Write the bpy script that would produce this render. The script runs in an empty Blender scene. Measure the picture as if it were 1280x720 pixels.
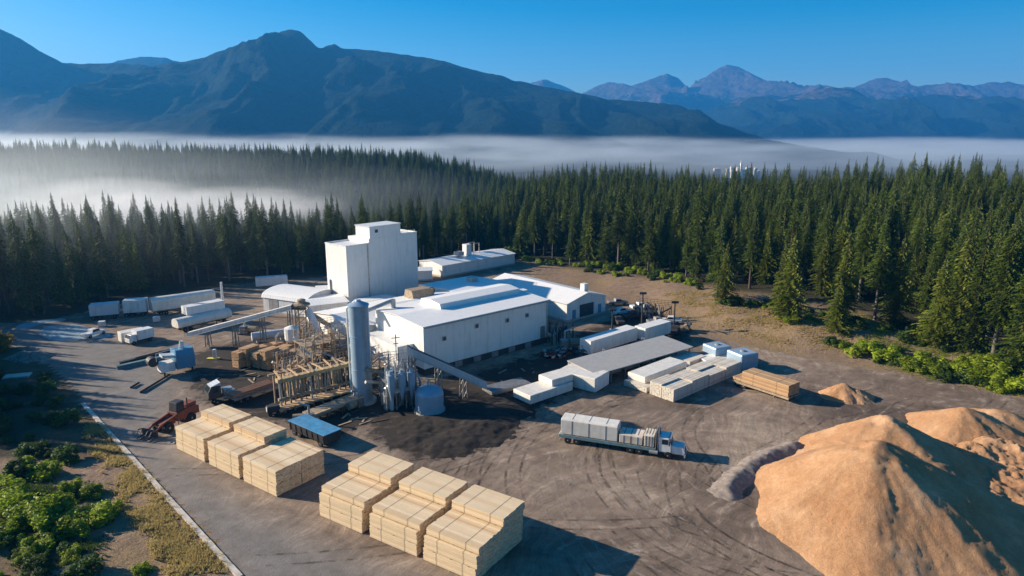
import bpy, math, random
import numpy as np
from mathutils import Vector, Matrix, noise as mn
R = math.radians
random.seed(7); rng = np.random.default_rng(7)
sc = bpy.context.scene
col = sc.collection

# ------------------------------------------------------------------ camera
F = 853.33; H = 45.0
PITCH = math.atan((360-165)/F); cP, sP = math.cos(PITCH), math.sin(PITCH)
cam = bpy.data.objects.new('camera', bpy.data.cameras.new('camera')); col.objects.link(cam)
cam.location = (0, 0, H); cam.rotation_euler = (R(90)-PITCH, 0, 0)
cam.data.sensor_width = 36; cam.data.lens = 24; cam.data.clip_end = 60000; cam.data.clip_start = .5
sc.camera = cam

def P(x, y, z=0.):
    """photo pixel (1280x720) -> world point at height z"""
    u = (x-640)/F; v = (360-y)/F
    t = (z-H)/(v*cP-sP)
    return (u*t, t*(cP+v*sP))
def zat(x, y, Y):
    v = (360-y)/F; t = Y/(cP+v*sP)
    return H+t*(v*cP-sP)
def proj(X, Y, Z):
    d = Y*cP-(Z-H)*sP
    return 640+F*X/d, 360-F*((Z-H)*cP+Y*sP)/d

def sstep(a, b, x):
    t = np.clip((x-a)/(b-a), 0, 1); return t*t*(3-2*t)

# ------------------------------------------------------------------ terrain
YARD = [P(*q) for q in [(104,506),(70,468),(35,440),(-30,424),(-60,408),(60,400),(150,380),(320,352),(430,345),(520,332),(600,318),
        (650,340),(770,376),(850,410),(950,436),(1065,457),(1170,476),(1285,500)]] + [(140,105),(140,30),(-10,30)] + [P(300,722), P(200,612)]
CLEAR = [P(*q) for q in [(-60,404),(60,396),(150,374),(320,346),(430,340),(520,326),(600,310),(660,318),(720,332),(800,345),
         (880,362),(930,372),(1000,384),(1100,404),(1180,440),(1280,468)]] + [(130,108),(150,20),(-40,20),(-100,60),(-100,100)]
def sdist(px, py, poly):
    """distance outside polygon (negative inside)"""
    px = np.asarray(px, float); py = np.asarray(py, float)
    d = np.full(px.shape, 1e9); ins = np.zeros(px.shape, bool)
    n = len(poly)
    for i in range(n):
        x1, y1 = poly[i]; x2, y2 = poly[(i+1) % n]
        ex, ey = x2-x1, y2-y1
        t = np.clip(((px-x1)*ex+(py-y1)*ey)/(ex*ex+ey*ey), 0, 1)
        d = np.minimum(d, np.hypot(px-x1-t*ex, py-y1-t*ey))
        cr = ((y1 > py) != (y2 > py)) & (px < (x2-x1)*(py-y1)/((y2-y1) if y2 != y1 else 1e-9)+x1)
        ins ^= cr
    return np.where(ins, -d, d)
def terr(x, y):
    x = np.asarray(x, float); y = np.asarray(y, float)
    D = np.maximum(y, 1.); u = x/D
    mid = -48*sstep(340, 820, D)
    left = -24*sstep(225, 350, D) + 36*sstep(400, 620, D) - 60*sstep(680, 1000, D)
    w = sstep(-.16, .10, u)
    ridge_fall = -7*sstep(-.45, -.1, u)*sstep(400, 620, D)
    right = 3.0*sstep(.3, .62, u)*sstep(130, 240, D)*(1-sstep(260, 480, D)) - 9*sstep(.12, .5, u)*sstep(300, 420, D)
    big = left*(1-w)+mid*w+right+ridge_fall*(1-w)
    big += 2.2*np.sin(x*.021+1)*np.sin(y*.017)*sstep(180, 320, D)
    d = sdist(x, y, YARD)
    f = sstep(2, 45, d)
    bank = 2.6*sstep(3, 16, d)*sstep(20, 60, x)
    lump = (.35*np.sin(x*.31+y*.17)*np.sin(y*.27-x*.11)+.18*np.sin(x*.9+2)*np.sin(y*.83))*sstep(.5, 6, d)*(1-sstep(120, 300, D)*.5)
    return big*f+bank+lump
def Pt(x, y):
    """photo pixel -> point on the terrain"""
    u = (x-640)/F; v = (360-y)/F
    for t in np.arange(60, 900, .5):
        X, Y, Z = u*t, t*(cP+v*sP), H+t*(v*cP-sP)
        if Z < 60 and Z <= float(terr(X, Y)): break
    return X, Y, float(terr(X, Y))

# ------------------------------------------------------------------ materials
def nodes(m):
    m.use_nodes = True; nt = m.node_tree; nt.nodes.clear(); return nt
def N(nt, typ, **kw):
    n = nt.nodes.new(typ)
    for k, v in kw.items():
        if k.startswith('i_'):
            key = k[2:]; key = int(key) if key.isdigit() else key.replace('_', ' ')
            n.inputs[key].default_value = v
        else: setattr(n, k, v)
    return n
def rgba(c): return (c[0], c[1], c[2], 1)
def ramp(nt, fac, stops, interp='LINEAR'):
    r = nt.nodes.new('ShaderNodeValToRGB'); r.color_ramp.interpolation = interp
    el = r.color_ramp.elements
    while len(el) < len(stops): el.new(.5)
    for e, (p, c) in zip(el, stops): e.position = p; e.color = rgba(c) if len(c) == 3 else c
    nt.links.new(fac, r.inputs[0]); return r.outputs[0]
def mix(nt, fac, a, b, bt='MIX'):
    m = nt.nodes.new('ShaderNodeMix'); m.data_type = 'RGBA'; m.blend_type = bt
    for s, v in ((m.inputs[0], fac), (m.inputs[6], a), (m.inputs[7], b)):
        if isinstance(v, (int, float)): s.default_value = v
        elif isinstance(v, tuple): s.default_value = rgba(v)
        else: nt.links.new(v, s)
    return m.outputs[2]
def noise_(nt, scale, detail=4, rough=.55, vec=None, dist=0.):
    n = N(nt, 'ShaderNodeTexNoise'); n.inputs['Scale'].default_value = scale; n.inputs['Detail'].default_value = detail
    n.inputs['Roughness'].default_value = rough; n.inputs['Distortion'].default_value = dist
    if vec is not None: nt.links.new(vec, n.inputs['Vector'])
    return n.outputs['Fac']
def mapping(nt, src, scale=(1,1,1), rot=(0,0,0)):
    m = N(nt, 'ShaderNodeMapping'); m.inputs['Scale'].default_value = scale; m.inputs['Rotation'].default_value = rot
    nt.links.new(src, m.inputs['Vector']); return m.outputs[0]
def math_(nt, op, a, b=0.):
    m = N(nt, 'ShaderNodeMath', operation=op)
    for s, v in zip(m.inputs, (a, b)):
        if isinstance(v, (int, float)): s.default_value = v
        else: nt.links.new(v, s)
    return m.outputs[0]
def finish(nt, color, rough=.8, metal=0., bump=None, bstr=.3, bdist=.05, spec=.3, trans=None):
    b = N(nt, 'ShaderNodeBsdfPrincipled'); o = N(nt, 'ShaderNodeOutputMaterial')
    if isinstance(color, tuple): b.inputs['Base Color'].default_value = rgba(color)
    else: nt.links.new(color, b.inputs['Base Color'])
    if isinstance(rough, (int, float)): b.inputs['Roughness'].default_value = rough
    else: nt.links.new(rough, b.inputs['Roughness'])
    b.inputs['Metallic'].default_value = metal; b.inputs['Specular IOR Level'].default_value = spec
    if bump is not None:
        bp = N(nt, 'ShaderNodeBump'); bp.inputs['Strength'].default_value = bstr; bp.inputs['Distance'].default_value = bdist
        nt.links.new(bump, bp.inputs['Height']); nt.links.new(bp.outputs[0], b.inputs['Normal'])
    nt.links.new(b.outputs[0], o.inputs['Surface']); return b
def objco(nt): return N(nt, 'ShaderNodeTexCoord').outputs['Object']
M = {}
def simple(name, c, rough=.7, var=.25, scale=1.5, metal=0., dirt=None, dirt_amt=.4, bstr=.2):
    m = bpy.data.materials.new(name); nt = nodes(m); co = objco(nt)
    n1 = noise_(nt, scale, 5, .6, co); n2 = noise_(nt, scale*7, 3, .6, co)
    lo = tuple(x*(1-var) for x in c); hi = tuple(min(1, x*(1+var)) for x in c)
    cc = ramp(nt, n1, [(.3, lo), (.7, hi)])
    if dirt:
        n3 = noise_(nt, .6, 6, .7, mapping(nt, co, (1.6, 1.6, .35)))
        cc = mix(nt, ramp(nt, n3, [(.45, (0,0,0)), (.75, (dirt_amt,)*3)]), cc, dirt)
    finish(nt, cc, rough, metal, n2, bstr, .03)
    M[name] = m; return m
def cladding(name, c, ribs='xy', pitch=.5, var=.08, dirt=(.25,.2,.15), amt=.45, rough=.5):
    m = bpy.data.materials.new(name); nt = nodes(m); co = objco(nt)
    sx = N(nt, 'ShaderNodeSeparateXYZ'); nt.links.new(co, sx.inputs[0])
    k = 2*math.pi/pitch
    h = math_(nt, 'SINE', math_(nt, 'MULTIPLY', sx.outputs['X'], k))
    if ribs == 'y': h = math_(nt, 'SINE', math_(nt, 'MULTIPLY', sx.outputs['Y'], k))
    if ribs == 'xy': h = math_(nt, 'ADD', h, math_(nt, 'SINE', math_(nt, 'MULTIPLY', sx.outputs['Y'], k)))
    pan = N(nt, 'ShaderNodeTexBrick'); pan.offset = 0.; nt.links.new(mapping(nt, co, (.16, .16, .16)), pan.inputs['Vector'])
    n1 = noise_(nt, .5, 6, .65, co)
    n3 = noise_(nt, .55, 6, .72, mapping(nt, co, (2.2, 2.2, .22)))
    cc = ramp(nt, n1, [(.3, tuple(x*(1-var) for x in c)), (.7, c)])
    cc = mix(nt, ramp(nt, n3, [(.5, (0,0,0)), (.8, (amt,)*3)]), cc, dirt)
    finish(nt, cc, rough, 0, h, .35, .03, .4)
    M[name] = m
def lumber_mat(name, a, b, c):
    m = bpy.data.materials.new(name); nt = nodes(m); co = objco(nt)
    g = N(nt, 'ShaderNodeNewGeometry')
    cc = ramp(nt, g.outputs['Random Per Island'], [(0, a), (.45, b), (.8, tuple((p+q)/2 for p, q in zip(b, c))), (1, c)])
    n1 = noise_(nt, 3, 5, .6, mapping(nt, co, (.35, 5, 5)))
    cc = mix(nt, ramp(nt, n1, [(.3, (0,0,0)), (.75, (.35,)*3)]), cc, tuple(x*.7 for x in c))
    n2 = noise_(nt, .35, 5, .6, co)
    cc = mix(nt, ramp(nt, n2, [(.45, (0,0,0)), (.8, (.25,)*3)]), cc, tuple(x*.55 for x in b))
    finish(nt, cc, .75, 0, n1, .2, .02)
    M[name] = m
cladding('white_cladding', (.78,.77,.74))
cladding('white_roof', (.80,.79,.76), 'x', .8, .05, (.4,.36,.3), .3)
cladding('tower_cladding', (.78,.77,.74), 'xy', .9, .08, (.36,.31,.26), .42)
cladding('grey_roof', (.46,.44,.40), 'x', .6, .12, (.2,.17,.14), .5)
cladding('pale_steel', (.55,.6,.64), 'xy', .5, .1, (.2,.18,.15), .45)
cladding('blue_steel', (.10,.27,.42), 'xy', .4, .15, (.12,.12,.12), .5)
simple('concrete', (.42,.39,.35), .85, .2, 1.2)
simple('kerb_concrete', (.56,.5,.42), .85, .2, .8)
simple('white_paint', (.75,.75,.73), .4, .07, 1.0, dirt=(.25,.2,.16), dirt_amt=.5)
simple('white_wrap', (.74,.70,.62), .45, .1, 1.3, dirt=(.35,.3,.25), dirt_amt=.35)
simple('silo_steel', (.30,.42,.53), .4, .08, .8, .2, dirt=(.3,.25,.2), dirt_amt=.35)
simple('grey_steel', (.28,.28,.28), .5, .25, 2, .5, dirt=(.16,.1,.06), dirt_amt=.6)
simple('galvanised', (.45,.45,.44), .45, .2, 2, .5, dirt=(.22,.15,.1), dirt_amt=.5)
simple('dark_steel', (.05,.05,.055), .6, .3, 2, .3, dirt=(.14,.1,.07), dirt_amt=.5)
simple('rust_red', (.22,.06,.035), .65, .35, 2, .0, dirt=(.1,.06,.04), dirt_amt=.7)
simple('teal_paint', (.13,.24,.27), .5, .25, 2, dirt=(.2,.17,.13), dirt_amt=.5)
simple('tan_wrap', (.70,.62,.52), .6, .15, 1.3, dirt=(.3,.22,.16), dirt_amt=.6)
simple('blue_tarp', (.07,.26,.45), .5, .25, 1.2, dirt=(.2,.25,.28), dirt_amt=.5)
simple('rubber', (.02,.02,.02), .85, .3, 4)
simple('glass_dark', (.02,.03,.04), .12, .1, 1)
simple('window_dark', (.05,.07,.09), .3, .2, 1)
simple('yellow_wood', (.46,.33,.17), .8, .3, 2, dirt=(.25,.2,.12), dirt_amt=.5)
simple('weathered_wood', (.34,.26,.18), .85, .35, 2.5, dirt=(.12,.09,.06), dirt_amt=.6)
simple('tan_timber', (.55,.38,.22), .85, .3, 2, dirt=(.2,.12,.07), dirt_amt=.5)
simple('bark', (.085,.06,.045), .95, .4, 3)
simple('bark_grey', (.13,.115,.10), .95, .3, 3)
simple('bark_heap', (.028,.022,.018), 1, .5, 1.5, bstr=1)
simple('berm_dirt', (.24,.2,.17), .95, .35, 1.5, bstr=1)
simple('rock', (.2,.18,.16), .9, .4, .9, bstr=1)
simple('yellow_paint', (.6,.5,.08), .6, .2, 1)
lumber_mat('fresh_lumber', (.86,.70,.48), (.78,.61,.39), (.60,.40,.22))
lumber_mat('pale_lumber', (.74,.68,.58), (.66,.61,.52), (.52,.45,.36))
lumber_mat('brown_lumber', (.62,.42,.24), (.5,.33,.18), (.36,.2,.1))
lumber_mat('red_logs', (.62,.36,.2), (.36,.17,.09), (.6,.42,.28))

def leaf_mat(name, a, b, c):
    m = bpy.data.materials.new(name); nt = nodes(m)
    g = N(nt, 'ShaderNodeNewGeometry'); oi = N(nt, 'ShaderNodeObjectInfo')
    cc = ramp(nt, g.outputs['Random Per Island'], [(0, a), (.55, b), (1, c)])
    hv = N(nt, 'ShaderNodeHueSaturation'); nt.links.new(cc, hv.inputs['Color'])
    nt.links.new(ramp(nt, oi.outputs['Random'], [(0, (.75,)*3), (1, (1.3,)*3)]), hv.inputs['Value'])
    b_ = N(nt, 'ShaderNodeBsdfPrincipled', i_Roughness=.6); b_.inputs['Specular IOR Level'].default_value = .25
    nt.links.new(hv.outputs[0], b_.inputs['Base Color'])
    tr = N(nt, 'ShaderNodeBsdfTranslucent'); nt.links.new(hv.outputs[0], tr.inputs['Color'])
    mx = N(nt, 'ShaderNodeMixShader'); mx.inputs[0].default_value = .3 if 'needle' in name else .5
    nt.links.new(b_.outputs[0], mx.inputs[1]); nt.links.new(tr.outputs[0], mx.inputs[2])
    o = N(nt, 'ShaderNodeOutputMaterial'); nt.links.new(mx.outputs[0], o.inputs['Surface']); M[name] = m
leaf_mat('needles', (.030,.055,.010), (.065,.10,.013), (.14,.17,.022))
leaf_mat('needles_light', (.07,.10,.012), (.13,.165,.018), (.22,.235,.03))
leaf_mat('shrub_leaf', (.15,.22,.012), (.24,.33,.018), (.38,.42,.04))
leaf_mat('shrub_dark', (.04,.08,.015), (.06,.11,.02), (.1,.15,.03))
leaf_mat('dry_grass', (.50,.37,.14), (.60,.46,.2), (.36,.33,.09))
leaf_mat('autumn_leaf', (.3,.2,.03), (.4,.28,.04), (.2,.18,.03))

# ground
def ground_material():
    m = bpy.data.materials.new('earth'); nt = nodes(m); co = objco(nt)
    at = N(nt, 'ShaderNodeAttribute', attribute_name='open_unshaded')
    n1 = noise_(nt, .05, 8, .65, co); n2 = noise_(nt, .6, 8, .7, co); n3 = noise_(nt, 3., 5, .7, co)
    dirt = ramp(nt, n2, [(.25, (.12,.08,.055)), (.5, (.24,.165,.115)), (.75, (.36,.26,.18))])
    grass = ramp(nt, n3, [(.3, (.17,.115,.06)), (.7, (.36,.25,.14))])
    op = mix(nt, ramp(nt, n1, [(.42, (0,0,0)), (.58, (1,1,1))]), dirt, grass)
    op = mix(nt, ramp(nt, n2, [(.6, (0,0,0)), (.7, (.6,)*3)]), op, (.06,.09,.02))
    floor_shade = ramp(nt, n2, [(.3, (.025,.022,.014)), (.7, (.05,.05,.025))])  # forest floor colour, doubling as painted shade on verge and clearing rim
    cc = mix(nt, at.outputs['Fac'], floor_shade, op)
    h = math_(nt, 'ADD', n2, math_(nt, 'MULTIPLY', n3, .4))
    finish(nt, cc, .95, 0, h, .9, .35, .15); M['earth'] = m
ground_material()
def yard_material():
    m = bpy.data.materials.new('yard_gravel'); nt = nodes(m); co = objco(nt)
    n1 = noise_(nt, .035, 7, .6, co, .6); n2 = noise_(nt, .35, 8, .7, co); n3 = noise_(nt, 4, 4, .7, co)
    # vehicle tracks: curved bands
    mp = mapping(nt, co, (1, 1, 1), (0, 0, R(28)))
    w = N(nt, 'ShaderNodeTexNoise'); w.inputs['Scale'].default_value = .022; w.inputs['Detail'].default_value = 4; nt.links.new(co, w.inputs['Vector'])
    add = N(nt, 'ShaderNodeVectorMath', operation='MULTIPLY_ADD'); nt.links.new(w.outputs['Color'], add.inputs[0])
    add.inputs[1].default_value = (45, 45, 0); nt.links.new(mp, add.inputs[2])
    tr = noise_(nt, .9, 6, .75, mapping(nt, add.outputs[0], (1, .07, 1)))
    tr2 = noise_(nt, .7, 6, .75, mapping(nt, add.outputs[0], (.08, 1, 1)))
    base = ramp(nt, n1, [(.34, (.12,.09,.068)), (.5, (.225,.168,.125)), (.66, (.33,.255,.19))])
    base = mix(nt, .6, base, ramp(nt, tr, [(.32, (.24,.24,.24)), (.5, (.5,.5,.5)), (.68, (.78,.76,.73))]), 'OVERLAY')
    base = mix(nt, .35, base, ramp(nt, tr2, [(.32, (.28,)*3), (.5, (.5,)*3), (.7, (.75,.74,.72))]), 'OVERLAY')
    base = mix(nt, .8, base, ramp(nt, n2, [(.3, (.3,.29,.29)), (.5, (.5,.5,.5)), (.72, (.72,.71,.68))]), 'OVERLAY')
    base = mix(nt, .5, base, ramp(nt, n3, [(.3, (.35,)*3), (.5, (.5,)*3), (.7, (.65,)*3)]), 'OVERLAY')
    scu = ramp(nt, math_(nt, 'MULTIPLY', n2, tr), [(.30, (0,0,0)), (.40, (.6,)*3)])
    base = mix(nt, scu, base, (.46,.39,.32))
    # paler worn tarmac towards the entrance road (own colour attribute)
    at = N(nt, 'ShaderNodeAttribute', attribute_name='tarmac')
    tm = ramp(nt, n2, [(.3, (.145,.13,.115)), (.7, (.25,.228,.205))])
    base = mix(nt, at.outputs['Fac'], base, tm)
    sp = N(nt, 'ShaderNodeAttribute', attribute_name='dark_ground')
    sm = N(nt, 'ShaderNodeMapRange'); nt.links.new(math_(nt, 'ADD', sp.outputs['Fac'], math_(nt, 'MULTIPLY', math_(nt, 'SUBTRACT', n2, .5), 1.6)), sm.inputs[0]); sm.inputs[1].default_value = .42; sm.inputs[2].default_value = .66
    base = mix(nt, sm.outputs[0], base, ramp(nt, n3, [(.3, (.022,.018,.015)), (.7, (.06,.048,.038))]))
    h = math_(nt, 'ADD', math_(nt, 'ADD', n3, tr), n2)
    finish(nt, base, .9, 0, h, .55, .09, .2); M['yard_gravel'] = m
yard_material()
def sawdust_material():
    m = bpy.data.materials.new('sawdust'); nt = nodes(m); co = objco(nt)
    n1 = noise_(nt, .18, 7, .65, co); n2 = noise_(nt, 1.6, 8, .75, co); n3 = noise_(nt, 9, 4, .7, co)
    c = ramp(nt, n1, [(.3, (.42,.215,.105)), (.52, (.54,.31,.165)), (.72, (.66,.42,.25))])
    c = mix(nt, .5, c, ramp(nt, n2, [(.3, (.36,.34,.32)), (.5, (.5,.5,.5)), (.7, (.62,.62,.6))]), 'OVERLAY')
    n4 = noise_(nt, 26, 3, .7, co)
    c = mix(nt, .6, c, ramp(nt, n3, [(.3, (.3,.28,.26)), (.5, (.5,.5,.5)), (.7, (.7,.7,.68))]), 'OVERLAY')
    finish(nt, c, .97, 0, math_(nt, 'ADD', math_(nt, 'ADD', n2, math_(nt, 'MULTIPLY', n3, .45)), math_(nt, 'MULTIPLY', n4, .2)), 1., .3, .08); M['sawdust'] = m
sawdust_material()
def mountain_material(name, rock_amt):
    m = bpy.data.materials.new(name); nt = nodes(m)
    g = N(nt, 'ShaderNodeNewGeometry'); sep = N(nt, 'ShaderNodeSeparateXYZ'); nt.links.new(g.outputs['Position'], sep.inputs[0])
    n1 = noise_(nt, .004, 9, .65, g.outputs['Position']); n2 = noise_(nt, .02, 7, .7, g.outputs['Position'])
    forest = ramp(nt, n2, [(.3, (.006,.014,.014)), (.7, (.016,.028,.022))])
    rock = ramp(nt, n2, [(.35, (.03,.03,.03)), (.7, (.15,.105,.085))])
    hgt = math_(nt, 'MULTIPLY_ADD', sep.outputs['Z'], .0016)
    f = math_(nt, 'ADD', math_(nt, 'MULTIPLY', sep.outputs['Z'], .0013), n1)
    cc = mix(nt, ramp(nt, f, [(1.05-rock_amt, (0,0,0)), (1.2-rock_amt, (1,1,1))]), forest, rock)
    finish(nt, cc, .95, 0, math_(nt, 'ADD', n2, n1), 1., 45., .05); M[name] = m
mountain_material('forested_mountain', -.18); mountain_material('rocky_mountain', .08)

# ------------------------------------------------------------------ mesh helpers
class MB:
    def __init__(s): s.v = []; s.f = []
    def add(s, vs, fs, mat=None):
        o = len(s.v)
        s.v += [tuple(mat @ Vector(v)) for v in vs] if mat else [tuple(v) for v in vs]
        s.f += [tuple(i+o for i in f) for f in fs]; return s
    def box(s, c, d, rz=0, rx=0, ry=0):
        x, y, z = d[0]/2, d[1]/2, d[2]/2
        vs = [(-x,-y,-z),(x,-y,-z),(x,y,-z),(-x,y,-z),(-x,-y,z),(x,-y,z),(x,y,z),(-x,y,z)]
        fs = [(0,3,2,1),(4,5,6,7),(0,1,5,4),(1,2,6,5),(2,3,7,6),(3,0,4,7)]
        m = Matrix.Translation(c)
        if rz: m = m @ Matrix.Rotation(rz, 4, 'Z')
        if ry: m = m @ Matrix.Rotation(ry, 4, 'Y')
        if rx: m = m @ Matrix.Rotation(rx, 4, 'X')
        return s.add(vs, fs, m)
    def bx(s, x0, x1, y0, y1, z0, z1): return s.box(((x0+x1)/2, (y0+y1)/2, (z0+z1)/2), (x1-x0, y1-y0, z1-z0))
    def tube(s, a, b, r, r2=None, n=10, caps=True):
        a, b = Vector(a), Vector(b); r2 = r if r2 is None else r2
        d = (b-a).normalized(); q = d.to_track_quat('Z', 'Y')
        vs = []
        for p, rr in ((a, r), (b, r2)):
            for i in range(n):
                t = 2*math.pi*i/n; vs.append(p+q @ Vector((rr*math.cos(t), rr*math.sin(t), 0)))
        fs = [(i, (i+1) % n, n+(i+1) % n, n+i) for i in range(n)]
        if caps: fs += [tuple(range(n-1, -1, -1)), tuple(range(n, 2*n))]
        return s.add(vs, fs)
    def bar(s, a, b, w, h=None):
        a, b = Vector(a), Vector(b); h = h or w; L = (b-a).length
        q = (b-a).normalized().to_track_quat('X', 'Z')
        m = Matrix.Translation((a+b)/2) @ q.to_matrix().to_4x4()
        x, y, z = L/2, w/2, h/2
        vs = [(-x,-y,-z),(x,-y,-z),(x,y,-z),(-x,y,-z),(-x,-y,z),(x,-y,z),(x,y,z),(-x,y,z)]
        return s.add(vs, [(0,3,2,1),(4,5,6,7),(0,1,5,4),(1,2,6,5),(2,3,7,6),(3,0,4,7)], m)
    def prism(s, prof, x0, x1):
        """prof: list of (y,z) counter-clockwise seen from -x; extruded x0..x1"""
        n = len(prof)
        vs = [(x0, y, z) for y, z in prof]+[(x1, y, z) for y, z in prof]
        fs = [(i, i+n, (i+1) % n+n, (i+1) % n) for i in range(n)]
        fs += [tuple(range(n)), tuple(range(2*n-1, n-1, -1))]
        return s.add(vs, fs)
    def lathe(s, prof, n=20, c=(0,0,0)):
        vs = []; fs = []
        for r, z in prof:
            for i in range(n):
                t = 2*math.pi*i/n; vs.append((c[0]+r*math.cos(t), c[1]+r*math.sin(t), c[2]+z))
        for k in range(len(prof)-1):
            for i in range(n):
                a = k*n+i; b = k*n+(i+1) % n; fs.append((a, b, b+n, a+n))
        fs.append(tuple(range(n-1, -1, -1))); m = (len(prof)-1)*n; fs.append(tuple(range(m, m+n)))
        return s.add(vs, fs)
    def mesh(s, name, mats, smooth=False):
        me = bpy.data.meshes.new(name); me.from_pydata(s.v, [], s.f)
        for m in (mats if isinstance(mats, list) else [mats]): me.materials.append(M[m] if isinstance(m, str) else m)
        if smooth: me.polygons.foreach_set('use_smooth', [True]*len(me.polygons))
        me.update(); return me
def link(name, me, parent=None, loc=None, rz=0):
    o = bpy.data.objects.new(name, me); col.objects.link(o)
    if parent is not None: o.parent = parent
    if loc is not None: o.location = loc
    if rz: o.rotation_euler.z = rz
    return o
def part(name, mb, mat, parent, bevel=0, smooth=False, label=None):
    o = link(name, mb.mesh(name, mat, smooth), parent)
    if bevel:
        bv = o.modifiers.new('bevel', 'BEVEL'); bv.width = bevel; bv.segments = 2; bv.limit_method = 'ANGLE'
    if smooth:
        for p_ in o.data.polygons: p_.use_smooth = True
        try: o.data.set_sharp_from_angle(angle=R(40))
        except Exception: pass
    if label: o['label'] = label
    return o
def tag(o, label=None, cat=None, group=None, kind=None):
    if label: o['label'] = label
    if cat: o['category'] = cat
    if group: o['group'] = group
    if kind: o['kind'] = kind
    return o
def thing(name, label, cat, loc=(0,0,0), rz=0, group=None):
    o = link(name, None, None, loc if len(loc) == 3 else (loc[0], loc[1], 0), rz); o.empty_display_size = .5
    return tag(o, label, cat, group)
def struct(o): o['kind'] = 'structure'; return o
def copy_tree(o, loc=None, rz=None, label=None, parent=None, scale=None):
    c = o.copy(); col.objects.link(c); c.parent = parent
    for ch in list(o.children): copy_tree(ch, parent=c)
    if loc is not None: c.location = loc
    if rz is not None: c.rotation_euler.z = rz
    if label: c['label'] = label
    if scale: c.scale = scale
    return c
def span(a, b):
    """frame whose x axis runs from pixel a to pixel b on the ground -> loc, angle, length"""
    A, B = P(*a), P(*b); return (A[0], A[1], 0), math.atan2(B[1]-A[1], B[0]-A[0]), math.hypot(B[0]-A[0], B[1]-A[1])
def grid_mesh(name, X, Y, Z, mat, smooth=True):
    ny, nx = X.shape
    me = bpy.data.meshes.new(name)
    v = np.stack([X, Y, Z], -1).reshape(-1, 3)
    i = np.arange(ny*nx).reshape(ny, nx)
    f = np.stack([i[:-1,:-1], i[:-1,1:], i[1:,1:], i[1:,:-1]], -1).reshape(-1, 4)
    me.from_pydata(v.tolist(), [], f.tolist()); me.materials.append(M[mat])
    me.polygons.foreach_set('use_smooth', [smooth]*len(me.polygons)); me.update(); return me

# ------------------------------------------------------------------ ground, yard
def build_ground():
    xs = np.concatenate([-np.geomspace(260, 9000, 40)[::-1], np.arange(-256, 260, 2.5), np.geomspace(264, 9000, 40)])
    ys = np.concatenate([[-400, -100, 0], np.arange(20, 330, 2.5), np.arange(334, 1100, 9), np.geomspace(1120, 10500, 25)])
    X, Y = np.meshgrid(xs, ys); Z = terr(X, Y)
    o = link('ground', grid_mesh('ground', X, Y, Z, 'earth')); struct(o)
    dC = sdist(X, Y, CLEAR)
    dY = sdist(X, Y, YARD)
    op = (1-sstep(-9, 1, dC))  # dark tone starts inside the clearing, painting shade along the forest edge
    op = np.where(X < -50, op*(.15+.85*(1-sstep(4, 12, dY))*1.0)*np.where(Y > 88, .35, 1), op)  # left verge colour darkened to paint the tree shade lying on it
    op = np.where((X < -30) & (Y <= 88), (1-sstep(14, 22, dY)), op).reshape(-1)
    a = o.data.attributes.new('open_unshaded', 'FLOAT', 'POINT'); a.data.foreach_set('value', op.astype(np.float32))
build_ground()
def build_yard():
    import bmesh
    xs = np.arange(-150, 142, 1.5); ys = np.arange(30, 262, 1.5)
    X, Y = np.meshgrid(xs, ys); d = sdist(X, Y, YARD)
    # pull boundary vertices on to the outline by clipping cells with jitter
    ok = d < 0.9
    idx = -np.ones(X.shape, int); vs = []; fs = []
    for j in range(X.shape[0]-1):
        for i in range(X.shape[1]-1):
            if ok[j,i] and ok[j,i+1] and ok[j+1,i+1] and ok[j+1,i]:
                q = []
                for (a, b) in ((j,i),(j,i+1),(j+1,i+1),(j+1,i)):
                    if idx[a,b] < 0: idx[a,b] = len(vs); vs.append((X[a,b], Y[a,b], .02))
                    q.append(int(idx[a,b]))
                fs.append(q)
    me = bpy.data.meshes.new('yard'); me.from_pydata(vs, [], fs); me.materials.append(M['yard_gravel'])
    o = struct(link('yard', me))
    v = np.array(vs)
    # tarmac lane along the kerb
    lane = [P(*q) for q in [(104,506),(40,440),(-60,420),(60,402),(170,425),(230,470),(200,540),(330,640),(520,722)]]+[(-10,50),(-24,55)]
    dl = sdist(v[:,0], v[:,1], lane)
    a = me.attributes.new('tarmac', 'FLOAT', 'POINT'); a.data.foreach_set('value', (1-sstep(-5, 3, dl)).astype(np.float32))
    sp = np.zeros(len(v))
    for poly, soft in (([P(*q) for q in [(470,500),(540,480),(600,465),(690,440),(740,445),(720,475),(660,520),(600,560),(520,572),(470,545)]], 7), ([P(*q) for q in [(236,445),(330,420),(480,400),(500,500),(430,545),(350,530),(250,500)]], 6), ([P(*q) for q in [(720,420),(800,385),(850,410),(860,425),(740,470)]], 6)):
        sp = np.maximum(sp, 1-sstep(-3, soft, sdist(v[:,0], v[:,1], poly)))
    a = me.attributes.new('dark_ground', 'FLOAT', 'POINT'); a.data.foreach_set('value', (sp*.8).astype(np.float32))  # yard colour taken towards near-black inside the outlines above
build_yard()
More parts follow.
